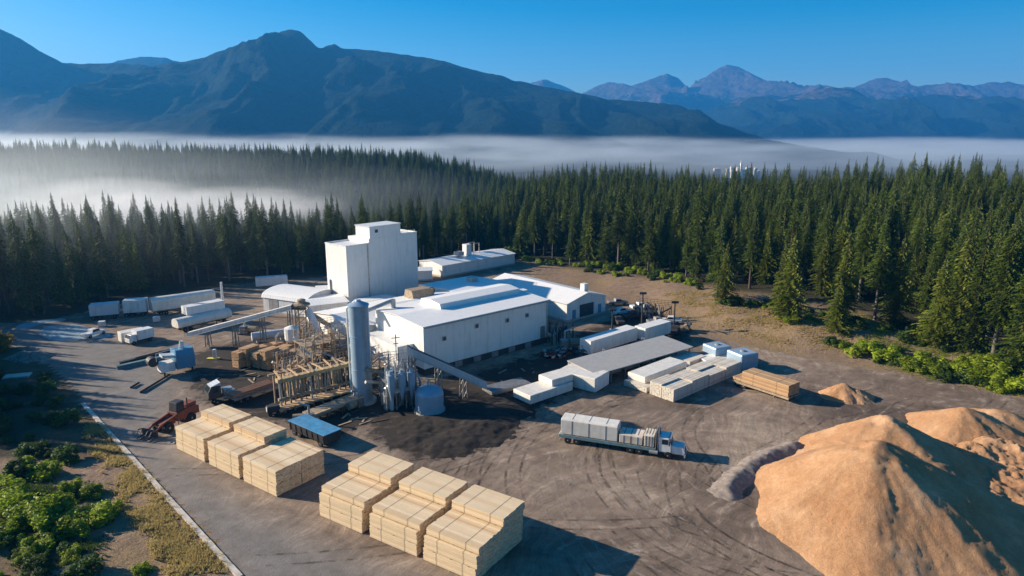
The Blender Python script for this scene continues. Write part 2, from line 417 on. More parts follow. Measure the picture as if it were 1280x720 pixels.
# tyre tracks: thin broken strips on the gravel
def track_mat(name, c, thr):
    m = bpy.data.materials.new(name); nt = nodes(m); co = objco(nt)
    b = finish(nt, c, .95, 0, None, spec=.1); out = [n for n in nt.nodes if n.type == 'OUTPUT_MATERIAL'][0]
    tr = N(nt, 'ShaderNodeBsdfTransparent'); mx = N(nt, 'ShaderNodeMixShader')
    f = ramp(nt, noise_(nt, .5, 7, .75, co), [(thr, (0,0,0)), (thr+.22, (.62,)*3)]); nt.links.new(f, mx.inputs[0])
    nt.links.new(tr.outputs[0], mx.inputs[1]); nt.links.new(b.outputs[0], mx.inputs[2]); nt.links.new(mx.outputs[0], out.inputs['Surface']); M[name] = m
track_mat('pale_track', (.42,.34,.27), .42); track_mat('dark_track', (.085,.068,.055), .43)
rt = random.Random(19)
def tracks(name, mat, n_, z):
    mb = MB()
    for k in range(n_):
        if rt.random() < .55: ctr = P(rt.uniform(930, 1100), rt.uniform(560, 640)); rad = rt.uniform(16, 40); a0 = rt.uniform(2.2, 3.6); sp = rt.uniform(.4, 1.1)
        else: ctr = P(rt.uniform(300, 900), rt.uniform(380, 440)); rad = rt.uniform(40, 95); a0 = rt.uniform(-1.9, -.9); sp = rt.uniform(.2, .6)
        for off in (0, 1.9):
            for w_ in (0,):
                n2 = 40; vs = []; ok_ = True
                for i in range(n2+1):
                    a = a0+sp*i/n2; r_ = rad+off+.5*math.sin(a*5+k)
                    for e in (-.17, .17): vs.append((ctr[0]+(r_+e)*math.cos(a), ctr[1]+(r_+e)*math.sin(a), z+k*.0003))
                dd = sdist([v_[0] for v_ in vs], [v_[1] for v_ in vs], YARD)
                fs = [(2*i, 2*i+1, 2*i+3, 2*i+2) for i in range(n2) if max(dd[2*i], dd[2*i+3]) < -2.5]
                if fs: mb.add(vs, fs)
    return struct(link(name, mb.mesh(name, mat)))
tracks('tyre_tracks', 'pale_track', 34, .026); tracks('tyre_tracks', 'dark_track', 34, .04)
# kerb
kb = MB(); ka = [P(*q) for q in [(104,505),(200,612),(300,722)]]
pts = []
for (a, b) in zip(ka[:-1], ka[1:]):
    n = int(math.hypot(b[0]-a[0], b[1]-a[1])/1.2)
    for i in range(n):
        t = (i+.5)/n; c_ = (a[0]+(b[0]-a[0])*t, a[1]+(b[1]-a[1])*t)
        L = math.hypot(b[0]-a[0], b[1]-a[1])/n
        kb.box((c_[0]+random.uniform(-.02,.02), c_[1], .08+random.uniform(-.01,.01)), (L-.03, .62, .2), math.atan2(b[1]-a[1], b[0]-a[0])+random.uniform(-.01,.01))
struct(link('kerb', kb.mesh('kerb', 'kerb_concrete')))
# puddle
def blob_sheet(name, outline, z, mat):
    c = np.mean(np.array(outline), 0); n = len(outline)
    mb = MB(); vs = []; 
    dense = []
    for i in range(n):
        p0 = Vector(outline[i-1]); p1 = Vector(outline[i]); p2 = Vector(outline[(i+1) % n]); p3 = Vector(outline[(i+2) % n])
        for t in (0, .25, .5, .75):
            q = .5*((2*p1)+(p2-p0)*t+(2*p0-5*p1+4*p2-p3)*t*t+(3*p1-p0-3*p2+p3)*t**3)
            dense.append((q.x+random.uniform(-.2,.2), q.y+random.uniform(-.2,.2), z))
    mb.add(dense, [tuple(range(len(dense)))])
    return link(name, mb.mesh(name, mat))
m = bpy.data.materials.new('puddle_water'); nt = nodes(m); co = objco(nt)
finish(nt, (.34,.42,.46), .25, 0, noise_(nt, 1.5, 3, .5, co), .05, .02, .5); M['puddle_water'] = m
struct(blob_sheet('puddle_water', [P(*q) for q in [(50,418),(60,408),(95,406),(118,412),(138,420),(110,424),(70,426)]], .035, 'puddle_water'))
struct(blob_sheet('puddle_water', [P(*q) for q in [(20,408),(40,402),(75,398),(80,401),(50,406),(30,412)]], .035, 'puddle_water'))

# ------------------------------------------------------------------ mountains
def interp(pts, x): return float(np.interp(x, [p[0] for p in pts], [p[1] for p in pts]))
def mountain(name, prof, D, depth, back, seed, mat, rough=.22, nx=420, nt_=70):
    x0, x1 = prof[0][0], prof[-1][0]
    us = np.linspace(x0, x1, nx); rows = np.concatenate([-np.linspace(1, 0, 14)[:-1], np.linspace(0, 1, nt_)])
    ph = np.array([p[1] for p in prof]); px = np.array([p[0] for p in prof])
    hc = np.array([zat(u, y, D) for u, y in zip(us, np.interp(us, px, ph))])+60
    # crest detail
    hc = hc+np.array([(mn.fractal(Vector((u*.06, seed, 0)), .8, 2.1, 6)+.5*abs(mn.noise(Vector((u*.11, seed, 4)))))*D/700. for u in us])
    X = np.zeros((len(rows), nx)); Y = X.copy(); Z = X.copy()
    for j, t in enumerate(rows):
        Yj = D-t*depth if t >= 0 else D-t*back
        for i, u in enumerate(us):
            wob = mn.fractal(Vector((u*.009, t*1.5, seed)), 1, 2, 3)*.8
            x = (u-640)/F*(cP*D)
            at = abs(t)
            k = u+wob*at*150
            hh = np.interp(k, us, hc)
            hh = min(hh, hc[i]*1.15) if at < .3 else hh
            spur = mn.ridged_multi_fractal(Vector((x/D*7+wob*.5, Yj/D*4, seed*3.1)), .9, 2.1, 6, 1., 2.)
            env = min(1, at*5)*(1-at)**.6
            prof_h = (1-at)**1.15
            Z[j,i] = hh*prof_h*(1-rough*env)+rough*env*hh*(spur-.55)*1.1 - 60
            X[j,i] = x+mn.noise(Vector((u*.02, t*4, seed)))*depth*.02; Y[j,i] = Yj+mn.noise(Vector((u*.015, t*3, seed+9)))*depth*.06*min(1, at*6)
    Z[0,:] = -65; Z[-1,:] = -65
    return struct(link(name, grid_mesh(name, X[:, ::-1], Y[:, ::-1], Z[:, ::-1], mat)))
mountain('mountain', [(-420,140),(-250,60),(-120,25),(-40,22),(0,28),(22,38),(45,50),(65,64),(90,78),(110,80),(155,79),(200,82),(240,77),(262,72),(280,64),(300,59),(318,55),(335,51),(350,44),(362,39),(372,37),(384,40),(392,48),(402,58),(408,61),(415,57),(424,55),(432,61),(460,62),(500,67),(540,73),(562,77),(600,89),(640,100),(700,112),(760,124),(800,127),(850,132),(872,143),(890,156),(910,166),(960,180)], 3600, 1500, 900, 3., 'forested_mountain', .26)
mountain('mountain', [(80,110),(130,86),(160,76),(188,71),(215,72),(235,78),(290,95),(340,130)], 5200, 1200, 700, 11., 'forested_mountain', .2, 120, 30)
mountain('mountain', [(560,150),(640,122),(668,104),(683,99),(700,106),(722,118),(745,107),(765,103),(783,108),(800,103),(818,97),(833,92),(845,98),(856,110),(866,107),(880,93),(892,85),(905,81),(918,84),(935,93),(955,103),(975,110),(1000,108),(1020,107),(1060,110),(1075,103),(1086,98),(1100,97),(1112,102),(1128,112),(1150,106),(1190,104),(1208,108),(1230,103),(1250,102),(1280,108),(1340,100),(1420,118),(1540,150)], 8200, 2200, 900, 21., 'rocky_mountain', .42)
mountain('mountain', [(780,170),(830,158),(870,143),(900,131),(935,121),(960,127),(985,122),(1012,113),(1040,109),(1062,112),(1085,127),(1120,126),(1160,118),(1200,120),(1240,126),(1290,122),(1380,130),(1500,160)], 6000, 1700, 800, 31., 'rocky_mountain', .45)

# ------------------------------------------------------------------ vegetation prototypes
def conifer_parts(h, rad, base, seed, dens=1., lean=0.):
    """crown mesh data (needle sprays on whorled boughs) and trunk mesh data"""
    r = random.Random(seed); cv = []; cf = []
    nw = int(h*1.75*dens); z = base*h
    ax = r.uniform(0, 6.28)
    for w in range(nw):
        f = w/nw; z = h*(base+(1-base)*f**.95)
        env = (1-f)**1.12*(.7+.3*min(1, f*6))+.015
        env *= .92+.45*mn.noise(Vector((seed*7.7, f*6, 0)))
        Rr = max(.10, rad*1.3*env)
        nb = max(4, int(7*dens)) if f < .85 else 5
        a0 = r.uniform(0, 6.28)
        for b in range(nb):
            a = a0+6.283*b/nb+r.uniform(-.35, .35)
            L = Rr*r.uniform(.55, 1.2)
            if r.random() < .05: continue
            asym = 1+.28*math.cos(a-ax)*math.sin(f*9+seed); L *= asym
            dz = -L*r.uniform(.18, .42)
            ca, sa = math.cos(a), math.sin(a)
            n = max(2, int(L/.42))
            for k in range(n):
                t = (k+.7)/n; px, py = ca*L*t, sa*L*t; pz = z+dz*t**1.4+r.uniform(-.08,.08)
                wdt = (.42+.35*(1-t))*min(1, L/1.5)*r.uniform(.8, 1.25)
                for sgn in (-1, 1):
                    q_ = min(1, L/.9); ex, ey = ca*.45*q_-sa*sgn*wdt, sa*.45*q_+ca*sgn*wdt
                    o = len(cv)
                    cv += [(px-ca*.22*q_, py-sa*.22*q_, pz+.05), (px+ca*.3*q_, py+sa*.3*q_, pz+.02), (px+ex, py+ey, pz-.16-r.uniform(0,.28))]
                    cf.append((o, o+1, o+2))
    # leader
    for k in range(6):
        a = k*1.05; zz = h*(1-.012*k); o = len(cv)
        cv += [(0,0,zz+.5), (math.cos(a)*.12, math.sin(a)*.12, zz-.3), (-math.sin(a)*.05, math.cos(a)*.05, zz-.35)]; cf.append((o, o+1, o+2))
    tb = MB(); seg = 6; rb = .014*h+.05
    prev = (0, 0, -.8)
    for i in range(1, seg+1):
        f = i/seg; cur = (.02*h*lean*f*f, 0, h*f*.98)
        tb.tube(prev, cur, rb*(1-(i-1)/seg)+.02, rb*(1-f)+.02, 7, False); prev = cur
    for k in range(int(base*h*2)+3):      # bare snags on the lower trunk
        zz = r.uniform(.12, max(base, .15)+.15)*h; a = r.uniform(0, 6.28); L = r.uniform(.4, 1.1)
        tb.tube((0,0,zz), (math.cos(a)*L, math.sin(a)*L, zz-.15), .04, .015, 4, False)
    return (cv, cf), tb
protos = []
specs = [(25, 3.5, .12, 1.05, 'needles'), (22, 3.2, .07, 1.1, 'needles'), (26, 3.4, .32, 1.05, 'needles'), (19, 3.1, .05, 1.2, 'needles_light'), (24, 2.9, .2, 1.05, 'needles'), (27, 3.7, .26, 1.05, 'needles'), (21, 3.5, .08, 1.15, 'needles_light'), (23, 1.6, .3, .5, 'needles_light'), (28, 2.5, .3, 1.0, 'needles')]
pc = bpy.data.collections.new('forest_sources')
for i, (h, rd, bs, dn, mt) in enumerate(specs):
    (cv, cf), tb = conifer_parts(h, rd, bs, i+1, dn)
    cm = bpy.data.meshes.new('crown'); cm.from_pydata(cv, [], cf); cm.materials.append(M[mt])
    tm = tb.mesh('trunk', 'bark_grey' if i in (2, 4, 5) else 'bark', True)
    jm = bpy.data.meshes.new('conifer'); o = len(cv)
    jm.from_pydata(cv+tb.v, [], cf+[tuple(k+o for k in f) for f in tb.f]); jm.materials.append(M[mt]); jm.materials.append(M['bark_grey' if i in (2,4,5) else 'bark'])
    jm.polygons.foreach_set('material_index', [0]*len(cf)+[1]*len(tb.f))
    po = bpy.data.objects.new('conifer_%d' % i, jm); pc.objects.link(po)
    protos.append((h, cm, tm))
WT = np.array([.9,.9,1.2,.7,1,1.,.7,.25,1.6]); WT = WT/WT.sum()
tree_zone = [
    (-900, 105, 'hazy conifer in the dark forest wall behind the puddles at the far left', 'forest wall left of the parked trailers'),
    (105, 300, 'hazy conifer in the dark forest wall behind the white tank trailers', 'forest wall behind the tank trailers'),
    (300, 420, 'dark conifer in the forest between the tank trailers and the white tower', 'forest wall left of the tower'),
    (420, 640, 'conifer in the shaded forest directly behind the white tower and its sheds', 'forest wall behind the tower'),
    (640, 770, 'tall conifer behind the white halls, above the leafy shrubs', 'forest wall behind the halls'),
    (770, 900, 'tall dark conifer behind the dry grass slope, right of the white halls', 'forest wall above the dry slope'),
    (900, 1070, 'tall dark conifer in the dense forest behind the lone edge trees', 'forest wall behind the lone edge trees'),
    (1070, 1180, 'tall dark conifer above the brown earth bank at the right', 'forest above the earth bank'),
    (1180, 2200, 'tall conifer at the right edge of the forest above the road shrubs', 'forest at the right edge')]
def add_tree(k, x, y, z, s, rz, label, group=None, wide=1.):
    h, cm, tm = protos[k]
    t = thing('conifer_tree', label, 'tree', (x, y, z), rz, group); t.scale = (s*wide, s*wide, s)
    link('crown', cm, t); link('trunk', tm, t); return t
# forest positions
def forest_points():
    pts = []
    for (y0, y1, step) in ((60, 330, 5.5), (330, 760, 6.6)):
        for yy in np.arange(y0, y1, step):
            for xx in np.arange(-yy*.80-50, yy*.80+50, step):
                pts.append((xx+random.uniform(-.46,.46)*step, yy+random.uniform(-.46,.46)*step))
    # trees just left of the frame: they shade the verge
    a = np.array(pts); 
    d = sdist(a[:,0], a[:,1], CLEAR); a = a[(d > 1.)]
    d = sdist(a[:,0], a[:,1], CLEAR)
    z = terr(a[:,0], a[:,1])
    px = 640+F*a[:,0]/(a[:,1]*cP-(z+12-H)*sP)
    keep = (a[:,1] > 105) & (px > -130) & (px < 1400) | ((a[:,0] < -92) & (px > -420) & (a[:,1] > 70) & (a[:,1] < 210))
    keep &= ~((a[:,0] > 0) & (px > 1290) & (a[:,1] < 150))
    keep &= ~((px < -15) & (a[:,1] < 98))
    a, d, z, px = a[keep], d[keep], z[keep], px[keep]
    return a, d, z, px
A_, D_, Z_, PX_ = forest_points()
n = len(A_); 
extra = []
for yy in np.arange(99, 140, 1.7):
    for k in range(4): extra.append((-(.80*yy+4.5+k*3.4)+random.uniform(-1.2,1.2), yy+random.uniform(-1,1)))
extra = np.array(extra); ez = terr(extra[:,0], extra[:,1])
A_ = np.vstack([A_, extra]); D_ = np.concatenate([D_, np.full(len(extra), 50.)]); Z_ = np.concatenate([Z_, ez]); PX_ = np.concatenate([PX_, np.full(len(extra), -500.)]); n = len(A_)
kinds = rng.choice(len(specs), n, p=WT); scl = rng.uniform(.62, 1.12, n); rots = rng.uniform(0, 6.28, n)
near_edge = D_ < 5
left = (PX_ < 560) & (PX_ > -499)
scl[left] *= .88
scl[(PX_ > 780)] *= .98
scl[(PX_ < -15) & (A_[:,1] < 150)] *= .58
hollow = rng.random(n) < .05; scl[hollow] *= .6
# what shows largest: nearest to the clearing and to the camera, inside the frame
inside = (PX_ > -5) & (PX_ < 1285) & (A_[:,1] > 90)
score = A_[:,1]+D_*9
order = np.argsort(np.where(inside, score, 1e9))
indiv = set(order[:282].tolist())
for i in order[:282]:
    i = int(i); px = PX_[i]
    for a, b, lab, grp in tree_zone:
        if a <= px < b: break
    add_tree(int(kinds[i]), A_[i,0], A_[i,1], float(Z_[i])-.2, float(scl[i]), float(rots[i]), lab, grp)
# lone edge trees: pixel of the foot, pixel of the tip
for (bx_, by_, ty_, k, wd, lab) in [
    (985, 402, 288, 3, 1.15, 'full green conifer standing alone at the clearing edge, left of two other lone trees'),
    (974, 398, 300, 6, .9, 'shorter conifer pressed against the left lone edge tree'),
    (1051, 404, 284, 3, 1.1, 'slim lone conifer at the edge of the clearing, middle one of the lone trees'),
    (1118, 404, 292, 3, 1.2, 'full green conifer to the right of the two bare grey trunks'),
    (1093, 400, 262, 2, .9, 'tall conifer with a bare grey trunk beside the full green one'),
    (1044, 418, 345, 6, 1.3, 'short bushy conifer at the foot of the middle lone tree'),
    (1168, 432, 318, 6, 1.2, 'sunlit bushy conifer at the left end of the bright right-hand cluster'),
    (1190, 436, 290, 3, 1.2, 'bright conifer, second from the left in the right-hand cluster above the shrubs'),
    (1212, 444, 280, 1, 1.2, 'tallest bright conifer of the right-hand cluster above the shrubs'),
    (1240, 452, 262, 5, 1., 'tall conifer with a bare lower trunk behind the right-hand shrubs'),
    (1268, 470, 300, 1, 1.2, 'broad conifer at the extreme right edge above the road shrubs'),
    (870, 352, 262, 1, 1.1, 'sunlit slim conifer standing forward of the forest wall above the dry slope'),
    (896, 372, 262, 4, 1.1, 'bright green conifer with a hanging skirt at the corner of the dry slope'),
    (905, 380, 300, 3, 1.15, 'low pale green conifer on the corner of the dry slope'),
    (737, 330, 258, 3, 1., 'narrow pointed conifer above the roadside shrubs behind the right hall'),
    (650, 322, 262, 3, 1.2, 'young yellow-green conifer behind the far white hall'),
    (716, 325, 240, 1, 1., 'slender conifer standing slightly forward behind the right hall'),
    (810, 342, 250, 4, 1., 'slender conifer above the middle of the shrub row'),
    (605, 312, 255, 0, 1., 'conifer whose lit crown rises just behind the far hall chimney')]:
    x, y, z = Pt(bx_, by_); top = zat(bx_, ty_, y); h0 = protos[k][0]
    add_tree(k, x, y, z-.2, (top-z)/h0, random.uniform(0, 6.28), lab, None, wd)
rest = np.array([i for i in range(n) if i not in indiv])
def gn_scatter(name, pts, idx, rot, scale, coll, label, cat):
    me = bpy.data.meshes.new(name); me.from_pydata([tuple(map(float, p)) for p in pts], [], [])
    for nm, ty, vals in (('kind_index', 'INT', idx), ('turn', 'FLOAT', rot), ('size', 'FLOAT', scale)):
        a = me.attributes.new(nm, ty, 'POINT'); a.data.foreach_set('value', np.array(vals, dtype=np.int32 if ty == 'INT' else np.float32))
    o = link(name, me); tag(o, label, cat, None, 'stuff')
    ng = bpy.data.node_groups.new(name+'_scatter', 'GeometryNodeTree')
    ng.interface.new_socket('Geometry', in_out='INPUT', socket_type='NodeSocketGeometry')
    ng.interface.new_socket('Geometry', in_out='OUTPUT', socket_type='NodeSocketGeometry')
    gi = ng.nodes.new('NodeGroupInput'); go = ng.nodes.new('NodeGroupOutput')
    ci = ng.nodes.new('GeometryNodeCollectionInfo'); ci.inputs['Collection'].default_value = coll
    ci.inputs['Separate Children'].default_value = True; ci.inputs['Reset Children'].default_value = True
    ip = ng.nodes.new('GeometryNodeInstanceOnPoints'); ip.inputs['Pick Instance'].default_value = True
    def attr(nm, ty):
        a = ng.nodes.new('GeometryNodeInputNamedAttribute'); a.data_type = ty; a.inputs[0].default_value = nm; return a.outputs[0]
    cx = ng.nodes.new('ShaderNodeCombineXYZ'); ng.links.new(attr('turn', 'FLOAT'), cx.inputs['Z'])
    ng.links.new(gi.outputs[0], ip.inputs['Points']); ng.links.new(ci.outputs[0], ip.inputs['Instance'])
    ng.links.new(attr('kind_index', 'INT'), ip.inputs['Instance Index']); ng.links.new(cx.outputs[0], ip.inputs['Rotation'])
    ng.links.new(attr('size', 'FLOAT'), ip.inputs['Scale']); ng.links.new(ip.outputs[0], go.inputs[0])
    mo = o.modifiers.new('scatter', 'NODES'); mo.node_group = ng
    return o
gn_scatter('forest', np.column_stack([A_[rest], Z_[rest]-.2]), kinds[rest], rots[rest], scl[rest], pc,
           'dense conifer forest covering the hills behind the mill', 'forest')

# shrubs
def shrub_mesh(seed, mat, n=2200, leaf=.13):
    r = random.Random(seed); v = []; f = []
    lobes = [(r.uniform(-.75,.75), r.uniform(-.75,.75), r.uniform(.2,1.0), r.uniform(.18,.5)) for _ in range(13)]
    for i in range(n):
        lx, ly, lz, lr = r.choice(lobes); d = Vector((r.gauss(0,1), r.gauss(0,1), r.gauss(0,1))).normalized()
        rr = lr*r.uniform(.5, 1.25); p_ = Vector((lx, ly, lz))+d*rr
        if p_.z < 0.02: p_.z = r.uniform(.02, .2)
        q = (d+Vector((r.uniform(-.6,.6), r.uniform(-.6,.6), r.uniform(-.2,.9)))).to_track_quat('Z', 'Y')
        s = leaf*r.uniform(.5, 1.1); o = len(v)
        for a, b in ((-s,0),(0,-s*.5),(s,0),(0,s*.5)): v.append(tuple(p_+q @ Vector((a, b, 0))))
        f.append((o, o+1, o+2, o+3))
    me = bpy.data.meshes.new('foliage'); me.from_pydata(v, [], f); me.materials.append(M[mat]); return me
def stem_mesh(seed):
    r = random.Random(seed); mb = MB()
    for i in range(6):
        a = r.uniform(0, 6.28); mb.tube((0,0,-.2), (math.cos(a)*.5, math.sin(a)*.5, .75), .04, .015, 5)
    return mb.mesh('stem', 'bark')
SH = [(shrub_mesh(40+i, 'shrub_leaf' if i < 3 else 'shrub_dark'), stem_mesh(60+i)) for i in range(5)]
SH.append((shrub_mesh(55, 'autumn_leaf'), stem_mesh(70)))
def shrub(px, py, s, k, label, group=None, hs=1., name='shrub'):
    x, y, z = Pt(px, py)
    t = thing(name, label, 'shrub', (x, y, z-.05), random.uniform(0, 6.28), group); t.scale = (s, s, s*hs)
    link('foliage', SH[k][0], t); link('stem', SH[k][1], t)
    return t
for (px, py, s) in [(640,318,3),(628,322,2.4),(746,334,2),(760,338,1.8),(775,336,2),(789,341,2),(803,343,1.8),(818,346,2),(832,348,1.8),(846,352,1.9),(862,356,1.7),(660,326,1.8),(675,330,1.6)]:
    shrub(px, py, s, random.choice((0,1,2,3)), 'green shrub in the row at the foot of the forest behind the right hall', 'shrubs below the forest behind the halls', .9)
for (px, py, s) in [(1070,443,2.6),(1092,447,2.8),(1112,449,2.3),(1143,463,2.6),(1165,468,2.2),(1080,436,1.8),(1120,440,1.6),(1128,456,1.5),(1100,452,1.5),(1158,458,2.9),(1060,438,1.6)]:
    shrub(px, py, s, random.choice((0,1,2)), 'bright green shrub on the earth bank beside the road, below the bare trunks', 'shrubs on the earth bank', .8)
for (px, py, s) in [(1205,470,2.4),(1222,476,2.7),(1245,482,2.6),(1262,484,2.2),(1278,492,2.8),(1230,462,2),(1268,470,2.2),(1190,462,1.5),(1215,462,1.7),(1250,470,3.2),(1285,478,3.3),(1180,473,1.2)]:
    shrub(px, py, s, random.choice((0,1,2)), 'bright green shrub in the clump at the right edge of the road', 'shrubs at the right edge of the road', .8)
shrub(989, 405, 1.7, 1, 'yellow-green bush at the foot of the left lone conifer', None, 1.1)
shrub(942, 382, 1.8, 2, 'small green bush on the dry slope left of the lone conifers', None, .7)
shrub(1040, 432, 2., 3, 'dark bush at the left end of the earth bank', None, .8)
for (px, py, s) in [(1010,398,1.4),(1030,396,1.6),(1075,402,1.4),(960,386,1.5),(1140,412,1.6),(920,376,1.6)]:
    shrub(px, py, s, random.choice((2,3,4)), 'low dark shrub between the lone conifers and the forest', 'low shrubs behind the lone conifers', .6)
# lower left thicket
rs = random.Random(77)
def thicket(poly, n_, label, group, ks, smin, smax):
    c_ = 0; a = np.array(poly); lo, hi = a.min(0), a.max(0)
    while c_ < n_:
        q = (rs.uniform(lo[0], hi[0]), rs.uniform(lo[1], hi[1]))
        if sdist(np.array([q[0]]), np.array([q[1]]), poly)[0] > 0: continue
        c_ += 1; shrub(q[0], q[1], rs.uniform(smin, smax), rs.choice(ks), label, group, rs.uniform(.7, 1.1))
thicket([(-10,600),(30,585),(80,592),(128,612),(150,640),(128,668),(60,676),(-10,690)], 32, 'bright green shrub in the thicket at the lower left, beside the dirt path', 'shrubs of the lower left thicket', (0,0,1,2,2,3), 1.0, 2.3)
thicket([(-10,690),(60,684),(120,700),(110,735),(-10,735)], 16, 'green shrub in the lowest clump at the bottom left corner', 'shrubs at the bottom left corner', (0,1,2,3,4), .7, 1.4)
thicket([(-20,450),(20,452),(62,470),(92,500),(100,530),(112,575),(60,585),(-20,585)], 26, 'dark shrub on the shaded bank left of the entrance road', 'shaded shrubs left of the road', (3,4,4,4), .8, 2.0)
thicket([(1060,436),(1085,430),(1130,446),(1190,460),(1290,476),(1290,500),(1230,486),(1160,474),(1085,452)], 34, 'small green shrub mixed into the belt of bushes above the right-hand road', 'small shrubs of the right-hand belt', (0,1,2,3,3,4), .7, 1.9)
thicket([(1170,440),(1290,462),(1290,490),(1200,474)], 18, 'green shrub on the bank between the bush belt and the right-hand forest', 'shrubs on the right-hand bank', (0,1,2,4), 1.0, 2.4)
thicket([(900,372),(1010,385),(1110,402),(1190,436),(1180,446),(1090,414),(1000,398),(905,382)], 30, 'dark undergrowth shrub at the foot of the forest behind the lone conifers', 'undergrowth behind the lone conifers', (3,4,4), .8, 1.7)
thicket([(630,312),(720,328),(800,340),(890,358),(885,366),(800,350),(720,338),(640,322)], 30, 'dark undergrowth shrub at the foot of the forest behind the gabled hall', 'undergrowth behind the gabled hall', (3,4,4,2), .8, 1.8)
shrub(178, 718, .9, 1, 'small round green bush alone on the dirt path at the bottom', None, 1)
shrub(-2, 437, 2.6, 5, 'yellow autumn bush at the left edge beside the entrance road', None, 1.2)
# dry grass (stuff)
def edge_d(x, y, poly):
    d = 1e9
    for i in range(len(poly)):
        x1, y1 = poly[i]; x2, y2 = poly[(i+1) % len(poly)]; ex, ey = x2-x1, y2-y1
        t = min(1, max(0, ((x-x1)*ex+(y-y1)*ey)/(ex*ex+ey*ey))); d = min(d, math.hypot(x-x1-t*ex, y-y1-t*ey))
    return d
def grass_patch(name, poly, count, label, mat, hmax=.55):
    a = np.array(poly); lo, hi = a.min(0), a.max(0); v = []; f = []; k = 0
    while k < count:
        q = rng.uniform(lo, hi, (4000, 2)); q = q[sdist(q[:,0], q[:,1], poly) < 0]
        zz = terr(q[:,0], q[:,1])
        for (x, y), z in zip(q, zz):
            if k >= count: break
            if mn.noise(Vector((x*.25, y*.25, 3.)))+.35 < random.random()*.7: continue
            if k % 1 == 0 and float(edge_d(x, y, poly)) < random.random()*4.5: continue
            k += 1; hh = hmax*random.uniform(.4, 1)
            for b in range(7):
                an = random.uniform(0, 6.28); w = .05; l = hh*random.uniform(.2, .9); o = len(v)
                ca, sa = math.cos(an), math.sin(an)
                v += [(x-sa*w, y+ca*w, z-.02), (x+sa*w, y-ca*w, z-.02), (x+ca*l, y+sa*l, z+hh*random.uniform(.6, 1))]; f.append((o, o+1, o+2))
    me = bpy.data.meshes.new(name); me.from_pydata(v, [], f); me.materials.append(M[mat])
    return tag(link(name, me), label, 'grass', None, 'stuff')
grass_patch('dry_grass', [P(*q) for q in [(106,520),(125,522),(202,608),(302,720),(286,736),(210,730),(160,660),(130,610),(100,550)]], 5200, 'strip of dry yellow grass along the pale kerb', 'dry_grass', .6)
grass_patch('dry_grass', [P(*q) for q in [(820,372),(880,372),(1000,392),(1060,420),(1050,446),(960,432),(870,408)]], 5000, 'dry yellow grass on the slope above the yard', 'dry_grass', .45)
grass_patch('green_grass', [P(*q) for q in [(985,402),(1060,398),(1190,446),(1290,470),(1290,500),(1150,476),(1060,450)]], 6000, 'green grass on the bank above the right-hand road', 'shrub_leaf', .35)
grass_patch('green_grass', [P(*q) for q in [(0,590),(120,600),(150,650),(130,722),(0,722)]], 4500, 'low green growth between the shrubs at the lower left', 'shrub_dark', .5)

# ------------------------------------------------------------------ heaps
def heap(name, peaks, x0, x1, y0, y1, step, mat, label, cat, rough=.25, seed=0, slope=.66, holes=(), ridge=.5, group=None, stretch=(1.,1.)):
    xs = np.arange(x0, x1, step); ys = np.arange(y0, y1, step); X, Y = np.meshgrid(xs, ys); Z = np.full(X.shape, -3.)
    for (px, py, h, s) in peaks:
        ang = np.arctan2(Y-py, X-px)
        d = np.hypot(np.where(X > px, (X-px)/stretch[0], X-px), np.where(Y < py, (Y-py)/stretch[1], Y-py))*(1+.07*np.sin(ang*3+px)+.05*np.sin(ang*7+py))
        d = np.sqrt(d*d+.25)-.5
        zz = h-s*slope*d
        foot = .25*np.exp(-np.maximum(0, d-h/(s*slope)+1.5)/1.2)
        Z = np.maximum(Z, np.maximum(zz, -1+foot*4))
    for (hx, hy, r_, dp) in holes: Z -= dp*np.exp(-((X-hx)**2+(Y-hy)**2)/(r_*r_))
    for j in range(X.shape[0]):
        for i in range(X.shape[1]):
            if Z[j,i] > -.8:
                p_ = Vector((X[j,i], Y[j,i], seed))
                Z[j,i] += rough*(mn.fractal(p_*.35, .8, 2.1, 5)*1.4 + .5*mn.ridged_multi_fractal(Vector((math.atan2(Y[j,i]-peaks[0][1], X[j,i]-peaks[0][0])*5, math.hypot(Y[j,i]-peaks[0][1], X[j,i]-peaks[0][0])*.12, seed)), .9, 2., 4, 1., 2.)*ridge)
                if mn.noise(p_*1.3) > .38: Z[j,i] += rough*.45
                if ridge > .4:
                    an_ = math.atan2(Y[j,i]-peaks[0][1], X[j,i]-peaks[0][0]); dd_ = math.hypot(Y[j,i]-peaks[0][1], X[j,i]-peaks[0][0])
                    Z[j,i] += .10*mn.fractal(Vector((an_*9, dd_*.10, seed)), .7, 2.2, 5)*min(1, dd_/3)+.05*mn.noise(p_*2.7)+.05*max(0, mn.noise(p_*.9+Vector((5,0,0)))-.25)
    keep = Z > -.25
    idx = -np.ones(X.shape, int); v = []; f = []
    for j in range(X.shape[0]-1):
        for i in range(X.shape[1]-1):
            if keep[j:j+2, i:i+2].any():
                q = []
                for a, b in ((j,i),(j,i+1),(j+1,i+1),(j+1,i)):
                    if idx[a,b] < 0: idx[a,b] = len(v); v.append((X[a,b]-xs.mean(), Y[a,b]-ys.mean(), Z[a,b]))
                    q.append(int(idx[a,b]))
                f.append(q)
    me = bpy.data.meshes.new(name); me.from_pydata(v, [], f); me.materials.append(M[mat])
    me.polygons.foreach_set('use_smooth', [True]*len(me.polygons))
    o = link(name, me, None, (xs.mean(), ys.mean(), 0)); return tag(o, label, cat, group)
